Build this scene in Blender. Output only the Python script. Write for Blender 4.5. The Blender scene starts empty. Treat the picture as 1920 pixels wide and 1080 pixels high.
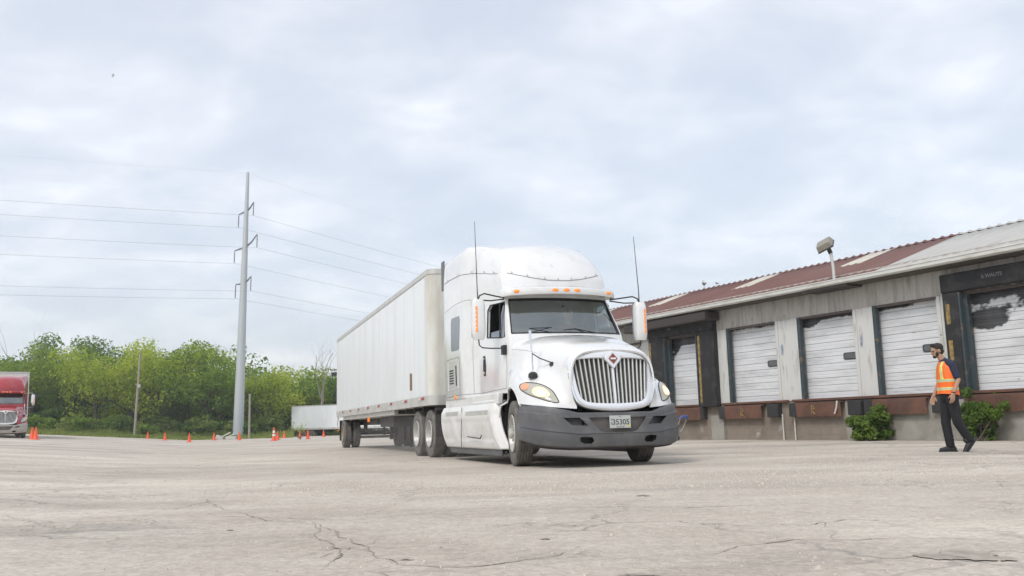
import bpy, bmesh, math, random
from mathutils import Vector, Matrix, Euler
from mathutils import noise as mnoise
R = math.radians
random.seed(7)
S = bpy.context.scene
COL = S.collection

# ------------------------------------------------------------------ camera, sky, sun, exposure
CAM_Z, PITCH, ROLL, FPX = 0.6365, 0.1495, 0.0257, 1714.07
cd = bpy.data.cameras.new('camera'); cam = bpy.data.objects.new('camera', cd); COL.objects.link(cam)
cd.sensor_width = 36.0; cd.lens = 36.0 * FPX / 1920.0; cd.clip_start = 0.05; cd.clip_end = 3000
_F = Vector((0, math.cos(PITCH), math.sin(PITCH))); _R0 = Vector((1, 0, 0)); _U0 = Vector((0, -math.sin(PITCH), math.cos(PITCH)))
_R = _R0 * math.cos(ROLL) - _U0 * math.sin(ROLL); _U = _U0 * math.cos(ROLL) + _R0 * math.sin(ROLL)
m = Matrix((_R, _U, -_F)).transposed().to_4x4(); m.translation = (0, 0, CAM_Z)
cam.matrix_world = m; S.camera = cam

SUN_EL, SUN_AZ = R(48), R(215)      # azimuth measured clockwise from +Y (behind-left of the camera)
w = bpy.data.worlds.new('World'); S.world = w; w.use_nodes = True
nt = w.node_tree; nt.nodes.clear()
N = nt.nodes.new; L = nt.links.new
out = N('ShaderNodeOutputWorld')
sky = N('ShaderNodeTexSky'); sky.sky_type = 'NISHITA'; sky.sun_disc = False; sky.sun_elevation = SUN_EL; sky.sun_rotation = SUN_AZ
sky.air_density = 1.0; sky.dust_density = 2.0
bg1 = N('ShaderNodeBackground'); bg1.inputs[1].default_value = 0.05; L(sky.outputs[0], bg1.inputs[0])
tc = N('ShaderNodeTexCoord'); sp = N('ShaderNodeSeparateXYZ'); L(tc.outputs['Generated'], sp.inputs[0])
def wmath(op, a, b=None):
    n = N('ShaderNodeMath'); n.operation = op
    for i, v in enumerate((a, b)):
        if v is None: continue
        if isinstance(v, (int, float)): n.inputs[i].default_value = v
        else: L(v, n.inputs[i])
    return n.outputs[0]
zz = wmath('ADD', wmath('MAXIMUM', sp.outputs[2], 0.0), 0.34)        # a flat cloud deck seen in perspective
cx = wmath('DIVIDE', sp.outputs[0], zz); cy = wmath('DIVIDE', sp.outputs[1], zz)
cb = N('ShaderNodeCombineXYZ'); L(cx, cb.inputs[0]); L(wmath('MULTIPLY', cy, 1.25), cb.inputs[1])
n1 = N('ShaderNodeTexNoise'); n1.inputs['Scale'].default_value = 3.9; n1.inputs['Detail'].default_value = 7; n1.inputs['Roughness'].default_value = .52; n1.inputs['Distortion'].default_value = .25
L(cb.outputs[0], n1.inputs['Vector'])
n2 = N('ShaderNodeTexNoise'); n2.inputs['Scale'].default_value = .8; n2.inputs['Detail'].default_value = 3
mp = N('ShaderNodeMapping'); mp.inputs['Location'].default_value = (3.1, 1.7, 0); L(cb.outputs[0], mp.inputs[0]); L(mp.outputs[0], n2.inputs['Vector'])
mixv = wmath('ADD', wmath('MULTIPLY', n1.outputs['Fac'], .68), wmath('MULTIPLY', n2.outputs['Fac'], .32))
cr = N('ShaderNodeValToRGB'); L(mixv, cr.inputs[0])
e = cr.color_ramp.elements
e[0].position = .36; e[0].color = (.575, .605, .66, 1)
e[1].position = .66; e[1].color = (.92, .91, .905, 1)
x = e.new(.46); x.color = (.63, .655, .70, 1)
x = e.new(.55); x.color = (.735, .745, .77, 1)
bg2 = N('ShaderNodeBackground'); bg2.inputs[1].default_value = 0.92; L(cr.outputs[0], bg2.inputs[0])
ad = N('ShaderNodeAddShader'); L(bg1.outputs[0], ad.inputs[0]); L(bg2.outputs[0], ad.inputs[1]); L(ad.outputs[0], out.inputs[0])
BG2 = bg2

sl = bpy.data.lights.new('sun', 'SUN'); sl.energy = 1.5; sl.angle = R(14); sl.color = (1, .965, .92)
so = bpy.data.objects.new('sun', sl); COL.objects.link(so)
d = Vector((math.sin(SUN_AZ) * math.cos(SUN_EL), math.cos(SUN_AZ) * math.cos(SUN_EL), math.sin(SUN_EL)))
so.rotation_euler = d.to_track_quat('Z', 'Y').to_euler()
S.view_settings.view_transform = 'Standard'; S.view_settings.look = 'None'; S.view_settings.gamma = 1; S.view_settings.exposure = 0.20
S.render.engine = 'CYCLES'
S.cycles.max_bounces = 6; S.cycles.transparent_max_bounces = 12

# ------------------------------------------------------------------ materials
def mat(name, col, rough=.6, metal=0.0, var=0.12, vscale=3.0, bump=0.0, bscale=20.0, coat=0.0, dirt=None, dscale=1.5, dlo=.5, dhi=.7,
        spec=.5, streak=None, rnd=0.0, trans=0.0, emit=None, estr=0.0, dirt2=None, d2=(.6, .68, 6.0), obj=True):
    M = bpy.data.materials.new(name); M.use_nodes = True; t = M.node_tree; b = t.nodes['Principled BSDF']
    n = t.nodes.new; l = t.links.new
    b.inputs['Roughness'].default_value = rough; b.inputs['Metallic'].default_value = metal
    b.inputs['Specular IOR Level'].default_value = spec; b.inputs['Coat Weight'].default_value = coat; b.inputs['Coat Roughness'].default_value = .08
    tcn = n('ShaderNodeTexCoord'); co = tcn.outputs['Object']
    if streak:
        mpn = n('ShaderNodeMapping'); mpn.inputs['Scale'].default_value = streak; l(co, mpn.inputs[0]); sco = mpn.outputs[0]
    else: sco = co
    nz = n('ShaderNodeTexNoise'); nz.inputs['Scale'].default_value = vscale; nz.inputs['Detail'].default_value = 6; l(sco, nz.inputs['Vector'])
    hs = n('ShaderNodeMixRGB'); hs.blend_type = 'MIX'
    c = Vector(col[:3])
    hs.inputs[1].default_value = (*(c * (1 - var)), 1); hs.inputs[2].default_value = (*[min(1, v * (1 + var)) for v in c], 1)
    l(nz.outputs['Fac'], hs.inputs[0]); cur = hs.outputs[0]
    def layer(cur, colr, scale, lo, hi, src):
        nd = n('ShaderNodeTexNoise'); nd.inputs['Scale'].default_value = scale; nd.inputs['Detail'].default_value = 8; nd.inputs['Roughness'].default_value = .6
        l(src, nd.inputs['Vector'])
        rp = n('ShaderNodeMapRange'); rp.inputs[1].default_value = lo; rp.inputs[2].default_value = hi; l(nd.outputs['Fac'], rp.inputs[0])
        mx = n('ShaderNodeMixRGB'); mx.inputs[2].default_value = (*colr, 1); l(rp.outputs[0], mx.inputs[0]); l(cur, mx.inputs[1]); return mx.outputs[0]
    if dirt: cur = layer(cur, dirt, dscale, dlo, dhi, sco)
    if dirt2: cur = layer(cur, dirt2, d2[2], d2[0], d2[1], co)
    if rnd:
        oi = n('ShaderNodeObjectInfo'); mr = n('ShaderNodeMapRange'); mr.inputs[3].default_value = 1 - rnd; mr.inputs[4].default_value = 1 + rnd; l(oi.outputs['Random'], mr.inputs[0])
        h = n('ShaderNodeHueSaturation'); l(mr.outputs[0], h.inputs['Value']); l(cur, h.inputs['Color']); cur = h.outputs[0]
    l(cur, b.inputs['Base Color'])
    if bump:
        nb_ = n('ShaderNodeTexNoise'); nb_.inputs['Scale'].default_value = bscale; nb_.inputs['Detail'].default_value = 5; l(co, nb_.inputs['Vector'])
        bp = n('ShaderNodeBump'); bp.inputs['Strength'].default_value = bump; bp.inputs['Distance'].default_value = .02; l(nb_.outputs['Fac'], bp.inputs['Height']); l(bp.outputs[0], b.inputs['Normal'])
    if trans: b.inputs['Transmission Weight'].default_value = trans
    if emit: b.inputs['Emission Color'].default_value = (*emit, 1); b.inputs['Emission Strength'].default_value = estr
    return M

MT = {}
MT['paint'] = mat('white_paint', (.75, .755, .745), .16, var=.02, coat=1.0, dirt=(.60, .58, .53), dscale=2.2, dlo=.50, dhi=.88, dirt2=(.52, .49, .44), d2=(.64, .80, 9.0))
MT['panel'] = mat('white_fibreglass', (.70, .70, .68), .38, var=.03, dirt=(.50, .47, .42), dscale=2.5, dlo=.5, dhi=.85)
MT['bumper'] = mat('grey_bumper_plastic', (.088, .089, .093), .5, var=.10, vscale=2, dirt=(.16, .158, .15), dscale=3, dlo=.48, dhi=.8)
MT['black'] = mat('black_rubber_trim', (.02, .02, .02), .6, var=.2)
MT['dark'] = mat('dark_chassis_steel', (.03, .029, .028), .7, var=.25, dirt=(.075, .068, .06), dscale=4)
MT['tyre'] = mat('dusty_tyre_rubber', (.085, .082, .077), .88, var=.12, vscale=9, dirt=(.21, .195, .17), dscale=5, dlo=.35, dhi=.75)
MT['rim'] = mat('white_steel_rim', (.52, .51, .48), .42, metal=.25, var=.08, dirt=(.30, .26, .21), dscale=6, dlo=.5, dhi=.75)
MT['brownrim'] = mat('dusty_brown_rim', (.30, .23, .17), .7, var=.15, dirt=(.42, .36, .30), dscale=6)
MT['chrome'] = mat('worn_chrome', (.72, .73, .74), .16, metal=1, var=.03)
MT['alu'] = mat('dull_aluminium', (.56, .56, .53), .45, metal=.25, var=.07, dirt=(.36, .34, .30), dscale=3, dlo=.45, dhi=.8)
MT['amber'] = mat('amber_lens', (.85, .27, .05), .25, var=.05, emit=(1, .30, .06), estr=.25)
MT['red'] = mat('red_reflective_tape', (.42, .05, .035), .5, var=.1)
MT['whitetape'] = mat('white_reflective_tape', (.62, .62, .60), .4, var=.05)
MT['grillebar'] = mat('silver_grille_bar', (.56, .56, .54), .3, metal=.5, var=.03)
MT['mesh'] = mat('dark_radiator_mesh', (.10, .10, .08), .8, var=.2, vscale=30)
MT['interior'] = mat('grey_cab_interior', (.15, .155, .155), .85, var=.1)
MT['trailer'] = mat('white_trailer_panel', (.75, .78, .79), .35, var=.03, vscale=.6, dirt=(.62, .64, .63), dscale=.9, dlo=.5, dhi=.9, streak=(1, 1, .25))
MT['trailerfront'] = mat('cream_trailer_front', (.67, .67, .62), .45, var=.05, dirt=(.48, .45, .38), dscale=1.2, streak=(1, 1, .3))
MT['badge'] = mat('dark_red_badge', (.22, .05, .04), .4, var=.05)
MT['badgebar'] = mat('pale_badge_bar', (.75, .73, .72), .4, var=.02)
MT['plate'] = mat('licence_plate_white', (.46, .49, .47), .4, var=.04)
MT['ink'] = mat('plate_dark_lettering', (.08, .09, .09), .5)
MT['sticker'] = mat('yellow_sticker', (.62, .48, .16), .5)

def glassmat(name, tint, refl, alpha, rough=.03):
    M = bpy.data.materials.new(name); M.use_nodes = True; t = M.node_tree; t.nodes.clear(); n = t.nodes.new; l = t.links.new
    o = n('ShaderNodeOutputMaterial'); g = n('ShaderNodeBsdfGlossy'); g.inputs['Roughness'].default_value = rough; g.inputs[0].default_value = (*refl, 1)
    tr = n('ShaderNodeBsdfTransparent'); tr.inputs[0].default_value = (*tint, 1)
    fr = n('ShaderNodeFresnel'); fr.inputs[0].default_value = 1.5
    ma = n('ShaderNodeMath'); ma.operation = 'ADD'; ma.inputs[1].default_value = alpha; l(fr.outputs[0], ma.inputs[0]); ma.use_clamp = True
    mx = n('ShaderNodeMixShader'); l(ma.outputs[0], mx.inputs[0]); l(tr.outputs[0], mx.inputs[1]); l(g.outputs[0], mx.inputs[2]); l(mx.outputs[0], o.inputs[0])
    return M
MT['glass'] = glassmat('windscreen_glass', (.66, .76, .73), (.80, .86, .84), .24)
MT['sideglass'] = glassmat('side_window_glass', (.35, .42, .45), (.85, .9, .95), .22)
MT['darkglass'] = mat('dark_tinted_glass', (.16, .18, .20), .12, var=.05, spec=.8)
MT['lens'] = mat('headlamp_lens', (.44, .43, .36), .15, var=.12, vscale=7, coat=.5)
MT['lamp'] = mat('lit_headlamp_bulb', (.95, .85, .6), .3, emit=(1, .80, .50), estr=1.6)
MT['lamphalo'] = mat('warm_headlamp_reflector', (.85, .70, .45), .3, emit=(1, .70, .38), estr=.30)

# ------------------------------------------------------------------ mesh kit
class MB:
    def __init__(s): s.v = []; s.f = []; s.mi = []; s.cur = 0
    def add(s, vs, fs):
        o = len(s.v); s.v += [tuple(p) for p in vs]
        for f in fs: s.f.append([i + o for i in f]); s.mi.append(s.cur)
        return s
    def box(s, c, d, rot=None, taper=None):
        hx, hy, hz = d[0] / 2, d[1] / 2, d[2] / 2
        P = [Vector((sx * hx, sy * hy, sz * hz)) for sx, sy, sz in ((-1,-1,-1),(1,-1,-1),(1,1,-1),(-1,1,-1),(-1,-1,1),(1,-1,1),(1,1,1),(-1,1,1))]
        if taper:
            for i in range(4, 8): P[i].x *= taper[0]; P[i].y *= taper[1]
        if rot is not None:
            E = Euler(rot).to_matrix(); P = [E @ p for p in P]
        return s.add([p + Vector(c) for p in P], [(0,3,2,1),(4,5,6,7),(0,1,5,4),(1,2,6,5),(2,3,7,6),(3,0,4,7)])
    def tube(s, pts, r, n=8, cap=True):
        pts = [Vector(p) for p in pts]; rs = r if isinstance(r, (list, tuple)) else [r] * len(pts)
        rings = []; ref = None
        for i, p in enumerate(pts):
            t = (pts[min(i + 1, len(pts) - 1)] - pts[max(i - 1, 0)]).normalized()
            if ref is None: ref = t.orthogonal().normalized()
            u = (ref - t * ref.dot(t)).normalized(); ref = u; v = t.cross(u)
            rings.append([p + (u * math.cos(2 * math.pi * k / n) + v * math.sin(2 * math.pi * k / n)) * rs[i] for k in range(n)])
        vs = [q for rg in rings for q in rg]; fs = []
        for i in range(len(pts) - 1):
            for k in range(n): fs.append((i * n + k, i * n + (k + 1) % n, (i + 1) * n + (k + 1) % n, (i + 1) * n + k))
        if cap: fs.append(tuple(reversed(range(n)))); fs.append(tuple(range((len(pts) - 1) * n, len(pts) * n)))
        return s.add(vs, fs)
    def lathe(s, prof, c=(0, 0, 0), axis='z', n=24, cap=False):
        vs = []; fs = []; c = Vector(c)
        for (r, h) in prof:
            for k in range(n):
                a = 2 * math.pi * k / n; x_, y_ = r * math.cos(a), r * math.sin(a)
                p = {'z': (x_, y_, h), 'y': (y_, h, x_), 'x': (h, x_, y_)}[axis]; vs.append(c + Vector(p))
        for i in range(len(prof) - 1):
            for k in range(n): fs.append((i * n + k, i * n + (k + 1) % n, (i + 1) * n + (k + 1) % n, (i + 1) * n + k))
        if cap: fs.append(tuple(reversed(range(n)))); fs.append(tuple(range((len(prof) - 1) * n, len(prof) * n)))
        return s.add(vs, fs)
    def prism(s, poly, fn, t0, t1):   # poly 2D -> fn(a,b,t) 3D
        n = len(poly); vs = [fn(a, b, t0) for a, b in poly] + [fn(a, b, t1) for a, b in poly]
        fs = [tuple(reversed(range(n))), tuple(range(n, 2 * n))] + [(i, (i + 1) % n, n + (i + 1) % n, n + i) for i in range(n)]
        return s.add(vs, fs)
    def grid(s, fn, nu, nv, closeu=False):
        vs = [fn(i / nu, j / nv) for j in range(nv + 1) for i in range(nu + 1)]; fs = []
        for j in range(nv):
            for i in range(nu): a = j * (nu + 1) + i; fs.append((a, a + 1, a + nu + 2, a + nu + 1))
        return s.add(vs, fs)
    def loft(s, secs, close=True, cap=False):
        n = len(secs[0]); vs = [p for q in secs for p in q]; fs = []
        for i in range(len(secs) - 1):
            for k in range(n if close else n - 1): fs.append((i * n + k, i * n + (k + 1) % n, (i + 1) * n + (k + 1) % n, (i + 1) * n + k))
        if cap: fs.append(tuple(reversed(range(n)))); fs.append(tuple(range((len(secs) - 1) * n, len(secs) * n)))
        return s.add(vs, fs)
    def build(s, name, m=None, parent=None, smooth=35, bevel=0, recalc=True, seg=2):
        me = bpy.data.meshes.new(name); me.from_pydata(s.v, [], s.f); me.update()
        ms = m if isinstance(m, (list, tuple)) else [m]
        for q in ms:
            if q: me.materials.append(q)
        for p, i in zip(me.polygons, s.mi): p.material_index = i
        if recalc:
            b = bmesh.new(); b.from_mesh(me); bmesh.ops.remove_doubles(b, verts=b.verts, dist=1e-5); bmesh.ops.recalc_face_normals(b, faces=b.faces); b.to_mesh(me); b.free()
        if smooth:
            for p in me.polygons: p.use_smooth = True
            me.set_sharp_from_angle(angle=R(smooth))
        o = bpy.data.objects.new(name, me); COL.objects.link(o)
        if parent: o.parent = parent
        if bevel:
            bv = o.modifiers.new('bevel', 'BEVEL'); bv.width = bevel; bv.segments = seg; bv.limit_method = 'ANGLE'; bv.angle_limit = R(30)
        return o
def mb(): return MB()
def tag(o, label=None, cat=None, group=None, kind=None):
    if label: o['label'] = label
    if cat: o['category'] = cat
    if group: o['group'] = group
    if kind: o['kind'] = kind
    return o
def empty(name, loc=(0, 0, 0), rz=0.0, label=None, cat=None, group=None):
    o = bpy.data.objects.new(name, None); COL.objects.link(o); o.location = loc; o.rotation_euler = (0, 0, rz); o.empty_display_size = .3
    return tag(o, label, cat, group)
def copy_tree(o, parent=None):
    c = o.copy(); COL.objects.link(c); c.parent = parent
    for ch in list(o.children): copy_tree(ch, c)
    return c
def freeze(o):          # bake modifiers
    bpy.context.view_layer.update()
    dg = bpy.context.evaluated_depsgraph_get(); me = bpy.data.meshes.new_from_object(o.evaluated_get(dg)); o.modifiers.clear(); o.data = me; return o
def kill(o): bpy.data.objects.remove(o, do_unlink=True)
def text_obj(name, body, size, m, parent, origin, ex, ey, depth=.002, bold=0.0, align='CENTER'):
    cu = bpy.data.curves.new(name, 'FONT'); cu.body = body; cu.size = size; cu.extrude = depth; cu.align_x = align; cu.align_y = 'CENTER'; cu.offset = bold
    t = bpy.data.objects.new(name, cu); COL.objects.link(t)
    bpy.context.view_layer.update()
    me = bpy.data.meshes.new_from_object(t.evaluated_get(bpy.context.evaluated_depsgraph_get())); kill(t)
    ex = Vector(ex).normalized(); ey = Vector(ey).normalized(); ez = ex.cross(ey)
    me.transform(Matrix.Translation(origin) @ Matrix((ex, ey, ez)).transposed().to_4x4())
    me.materials.clear(); me.materials.append(m)
    o = bpy.data.objects.new(name, me); COL.objects.link(o); o.parent = parent; return o
def lerp(a, b, t): return a + (b - a) * t
def cr_interp(xs, ys, x_):      # monotone-ish cubic (Hermite with limited tangents)
    if x_ <= xs[0]: return ys[0]
    if x_ >= xs[-1]: return ys[-1]
    n = len(xs); i = 0
    while x_ > xs[i + 1]: i += 1
    def tg(k):
        if k == 0: return (ys[1] - ys[0]) / (xs[1] - xs[0])
        if k == n - 1: return (ys[-1] - ys[-2]) / (xs[-1] - xs[-2])
        a = (ys[k] - ys[k - 1]) / (xs[k] - xs[k - 1]); b = (ys[k + 1] - ys[k]) / (xs[k + 1] - xs[k])
        return 0 if a * b <= 0 else 2 * a * b / (a + b)
    h = xs[i + 1] - xs[i]; t = (x_ - xs[i]) / h
    return (2*t**3 - 3*t*t + 1) * ys[i] + (t**3 - 2*t*t + t) * h * tg(i) + (-2*t**3 + 3*t*t) * ys[i+1] + (t**3 - t*t) * h * tg(i+1)
def sst(a, b, x_):
    t = max(0, min(1, (x_ - a) / (b - a))); return t * t * (3 - 2 * t)
def fbm(p, o=4): return mnoise.fractal(Vector(p), 1.0, 2.0, o)
# ------------------------------------------------------------------ ground
def ground_h(x_, y_):
    u = -x_ - 0.34 * y_
    h = 0.062 * max(0.0, u - 1.0) * sst(0, 4, u)
    h = min(h, 1.6)
    h += 0.45 * sst(95, 135, y_) * sst(-24, -44, x_)
    return h
def axis_samples(lo, hi, near, step0, grow):
    v = [0.0]; s_ = step0
    while v[-1] < hi: v.append(v[-1] + s_); s_ = s_ * grow if v[-1] > near else s_
    q = [0.0]; s_ = step0
    while q[-1] > lo: q.append(q[-1] - s_); s_ = s_ * grow if q[-1] < -near else s_
    return sorted(set(q + v))
gx = axis_samples(-900, 900, 60, 2.0, 1.15); gy = axis_samples(-60, 1400, 140, 2.0, 1.15)
g = mb(); g.add([(a, b, ground_h(a, b)) for b in gy for a in gx], [(j * len(gx) + i, j * len(gx) + i + 1, (j + 1) * len(gx) + i + 1, (j + 1) * len(gx) + i) for j in range(len(gy) - 1) for i in range(len(gx) - 1)])
def ground_mat():
    M = bpy.data.materials.new('weathered_cracked_asphalt'); M.use_nodes = True; t = M.node_tree; n = t.nodes.new; l = t.links.new; b = t.nodes['Principled BSDF']
    b.inputs['Roughness'].default_value = .92; b.inputs['Specular IOR Level'].default_value = .25
    tcn = n('ShaderNodeTexCoord'); co = tcn.outputs['Object']
    def noise(scale, det=5, rough=.55, src=co, dist=0):
        q = n('ShaderNodeTexNoise'); q.inputs['Scale'].default_value = scale; q.inputs['Detail'].default_value = det; q.inputs['Roughness'].default_value = rough; q.inputs['Distortion'].default_value = dist; l(src, q.inputs['Vector']); return q
    def mr(v, a, b_, c=0, d_=1):
        q = n('ShaderNodeMapRange'); q.inputs[1].default_value = a; q.inputs[2].default_value = b_; q.inputs[3].default_value = c; q.inputs[4].default_value = d_; l(v, q.inputs[0]); return q.outputs[0]
    def mth(op, a, b_=None):
        q = n('ShaderNodeMath'); q.operation = op
        for i, v in enumerate((a, b_)):
            if v is None: continue
            if isinstance(v, (int, float)): q.inputs[i].default_value = v
            else: l(v, q.inputs[i])
        return q.outputs[0]
    def mix(f, a, b_, mode='MIX'):
        q = n('ShaderNodeMixRGB'); q.blend_type = mode
        if isinstance(f, (int, float)): q.inputs[0].default_value = f
        else: l(f, q.inputs[0])
        for i, v in ((1, a), (2, b_)):
            if isinstance(v, tuple): q.inputs[i].default_value = (*v, 1)
            else: l(v, q.inputs[i])
        return q.outputs[0]
    big = noise(.11, 5, .6); mid = noise(.6, 6, .6); fine = noise(9, 4, .7); grit = noise(55, 3, .8)
    c = mix(mr(big.outputs[0], .35, .65), (.415, .366, .306), (.51, .458, .388))
    c = mix(mr(mid.outputs[0], .42, .68), c, (.53, .484, .415))
    # pale gravel and dust drifts
    mpg = n('ShaderNodeMapping'); mpg.inputs['Scale'].default_value = (.35, 1.0, 1); mpg.inputs['Rotation'].default_value = (0, 0, .25); l(co, mpg.inputs[0])
    dr = noise(.33, 6, .65, mpg.outputs[0]); drf = mr(dr.outputs[0], .50, .63)
    c = mix(mth('MULTIPLY', drf, .75), c, (.63, .575, .49))
    # darker worn patches
    pt = noise(.45, 7, .62, mpg.outputs[0], .4); c = mix(mth('MULTIPLY', mr(pt.outputs[0], .52, .64), .50), c, (.29, .262, .225))
    # gravel speckle
    vg = n('ShaderNodeTexVoronoi'); vg.inputs['Scale'].default_value = 38; l(co, vg.inputs['Vector'])
    sepc = n('ShaderNodeSeparateColor'); l(vg.outputs['Color'], sepc.inputs[0])
    spk = mr(sepc.outputs[0], 0, 1, .86, 1.12)
    c2 = n('ShaderNodeMixRGB'); c2.blend_type = 'MULTIPLY'; c2.inputs[0].default_value = 1; l(c, c2.inputs[1]); cc = n('ShaderNodeCombineColor'); [l(spk, cc.inputs[i]) for i in range(3)]; l(cc.outputs[0], c2.inputs[2]); c = c2.outputs[0]
    fg = mr(fine.outputs[0], .2, .8, .84, 1.15); cc = n('ShaderNodeCombineColor'); [l(fg, cc.inputs[i]) for i in range(3)]
    c = mix(1.0, c, cc.outputs[0], 'MULTIPLY')
    # cracks: distorted voronoi edges, broken up by a mask
    wv = noise(.9, 5, .6); ofs = n('ShaderNodeVectorMath'); ofs.operation = 'MULTIPLY_ADD'; ofs.inputs[1].default_value = (1.6, 1.6, 0); l(wv.outputs['Color'], ofs.inputs[0]); l(co, ofs.inputs[2])
    cracks = None
    for scl, wd, lo, hi in ((.22, .010, .46, .56), (.55, .012, .50, .58), (1.6, .016, .56, .62)):
        vo = n('ShaderNodeTexVoronoi'); vo.feature = 'DISTANCE_TO_EDGE'; vo.inputs['Scale'].default_value = scl; l(ofs.outputs[0], vo.inputs['Vector'])
        k = mr(vo.outputs[0], 0, wd * (1 if scl > .3 else .75), 1, 0)
        mk = noise(.17 + scl * .12, 3, .5); k = mth('MULTIPLY', k, mr(mk.outputs[0], lo, hi))
        cracks = k if cracks is None else mth('MAXIMUM', cracks, k)
    c = mix(mth('MULTIPLY', cracks, .55), c, (.17, .16, .15))
    # oil stains
    st = noise(.21, 3, .5); c = mix(mth('MULTIPLY', mr(st.outputs[0], .685, .73), .5), c, (.20, .185, .165))
    l(c, b.inputs['Base Color'])
    hgt = mth('SUBTRACT', mth('ADD', mth('MULTIPLY', grit.outputs[0], .5), mth('MULTIPLY', fine.outputs[0], .8)), mth('MULTIPLY', cracks, 1.2))
    bp = n('ShaderNodeBump'); bp.inputs['Strength'].default_value = .55; bp.inputs['Distance'].default_value = .02; l(hgt, bp.inputs['Height']); l(bp.outputs[0], b.inputs['Normal'])
    return M
tag(g.build('ground', ground_mat(), smooth=60, recalc=False), 'weathered grey asphalt yard with cracks and dusty gravel', 'ground', kind='structure')

# long cracks opened across the old asphalt, and a few dark stains
CR = [
[(-1.43, 6.58), (-1.08, 5.72), (-0.76, 4.95), (-0.57, 4.45), (-0.33, 4.36), (-0.18, 4.39), (0.02, 4.52), (0.18, 4.67), (0.36, 5.01)] ,
[(-3.2, 6.94), (-2.97, 7.23), (-2.57, 7.17), (-2.19, 7.23), (-1.81, 7.05), (-1.34, 6.7), (-1.04, 6.78), (-0.69, 7.09), (-0.3, 7.43)] ,
[(-3.0, 8.9), (-2.38, 7.73), (-1.84, 6.86), (-1.41, 6.5)] ,
[(-0.57, 4.45), (-0.68, 4.28), (-0.89, 4.22)] ,
[(-1.41, 6.5), (-1.18, 5.61), (-0.92, 4.88), (-0.89, 4.34)] ,
[(0.82, 4.46), (1.16, 4.78), (1.47, 4.94), (2.05, 4.97), (2.48, 4.73)] ,
[(-0.11, 6.09), (0.29, 5.7), (0.71, 5.46)] ,
[(-3.38, 8.01), (-2.93, 8.04), (-2.92, 8.75), (-3.07, 9.45)] ,
[(1.46, 5.87), (1.7, 5.66), (2.09, 5.87), (2.36, 5.71)] ,
[(-0.76, 4.95), (-1.02, 5.1), (-1.12, 4.82)] ,]
def crack_ribbon(q, P_, w0, rng):
    pts = []
    for a, b in zip(P_, P_[1:]):
        n_ = max(4, int(math.hypot(b[0] - a[0], b[1] - a[1]) / .05))
        for i in range(n_): t = i / n_; x_, y_ = lerp(a[0], b[0], t), lerp(a[1], b[1], t); pts.append((x_ + .05 * fbm((x_ * 3, y_ * 3, 1)) + .012 * fbm((x_ * 17, y_ * 17, 4)), y_ + .09 * fbm((x_ * 3, y_ * 3, 9)) + .012 * fbm((x_ * 17, y_ * 17, 6))))
    secs = []
    for i, p in enumerate(pts):
        a, b = pts[max(0, i - 1)], pts[min(len(pts) - 1, i + 1)]; dx, dy = b[0] - a[0], b[1] - a[1]; l_ = math.hypot(dx, dy) + 1e-9; w_ = w0 * (.35 + .9 * abs(fbm((p[0] * 4, p[1] * 4, 7))) * 2) * min(1, .3 + min(i, len(pts) - 1 - i) / 12)
        secs.append([(p[0] - dy / l_ * w_, p[1] + dx / l_ * w_, .004), (p[0] + dy / l_ * w_, p[1] - dx / l_ * w_, .004)])
    q.loft(secs, close=False)
    return pts
q = mb(); rng = random.Random(2)
for P_ in CR:
    pts = crack_ribbon(q, P_, .0055, rng)
    for _ in range(3):
        i = rng.randrange(2, max(4, len(pts) - 3)); a = rng.uniform(0, 6.28); p = pts[i]; crack_ribbon(q, [p, (p[0] + .25 * math.cos(a), p[1] + .3 * math.sin(a)), (p[0] + .6 * math.cos(a + .4), p[1] + .6 * math.sin(a + .4))], .003, rng)
tag(q.build('pavement_cracks', mat('weathered_crack_dirt', (.30, .265, .225), .95, var=.3, vscale=15), smooth=0, recalc=False), 'long dark cracks in the asphalt', 'ground', kind='structure')  # cracks coloured by weathering and dirt
q = mb()
for sx, sy, rx, ry in ((2.0, 4.28, .20, .22), (.5, 3.98, .10, .05), (-3.25, 7.3, .07, .08), (-.55, 4.62, .035, .03), (.15, 5.3, .03, .04), (-1.9, 6.2, .03, .03), (1.1, 8.2, .06, .08)):
    for k_ in range(3):
        n_ = 40; ox, oy = rx * .4 * (k_ - 1), ry * .3 * math.sin(k_ * 2); vs = [(sx + ox, sy + oy, .0045 + k_ * .0006)]
        for i in range(n_): a = 6.283 * i / n_; r_ = .75 + .5 * fbm((math.cos(a) * 1.5 + sx + k_, math.sin(a) * 1.5, sy), 5); vs.append((sx + ox + rx * .7 * r_ * math.cos(a), sy + oy + ry * .7 * r_ * math.sin(a), .0045 + k_ * .0006))
        q.add(vs, [(0, 1 + i, 1 + (i + 1) % n_) for i in range(n_)])
tag(q.build('oil_stains', mat('old_oil_stain', (.31, .27, .225), .85, var=.25, vscale=14, dirt=(.40, .36, .30), dscale=12, dlo=.45, dhi=.6), smooth=0, recalc=False), 'dark oily stains on the asphalt', 'ground', kind='structure')
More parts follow.
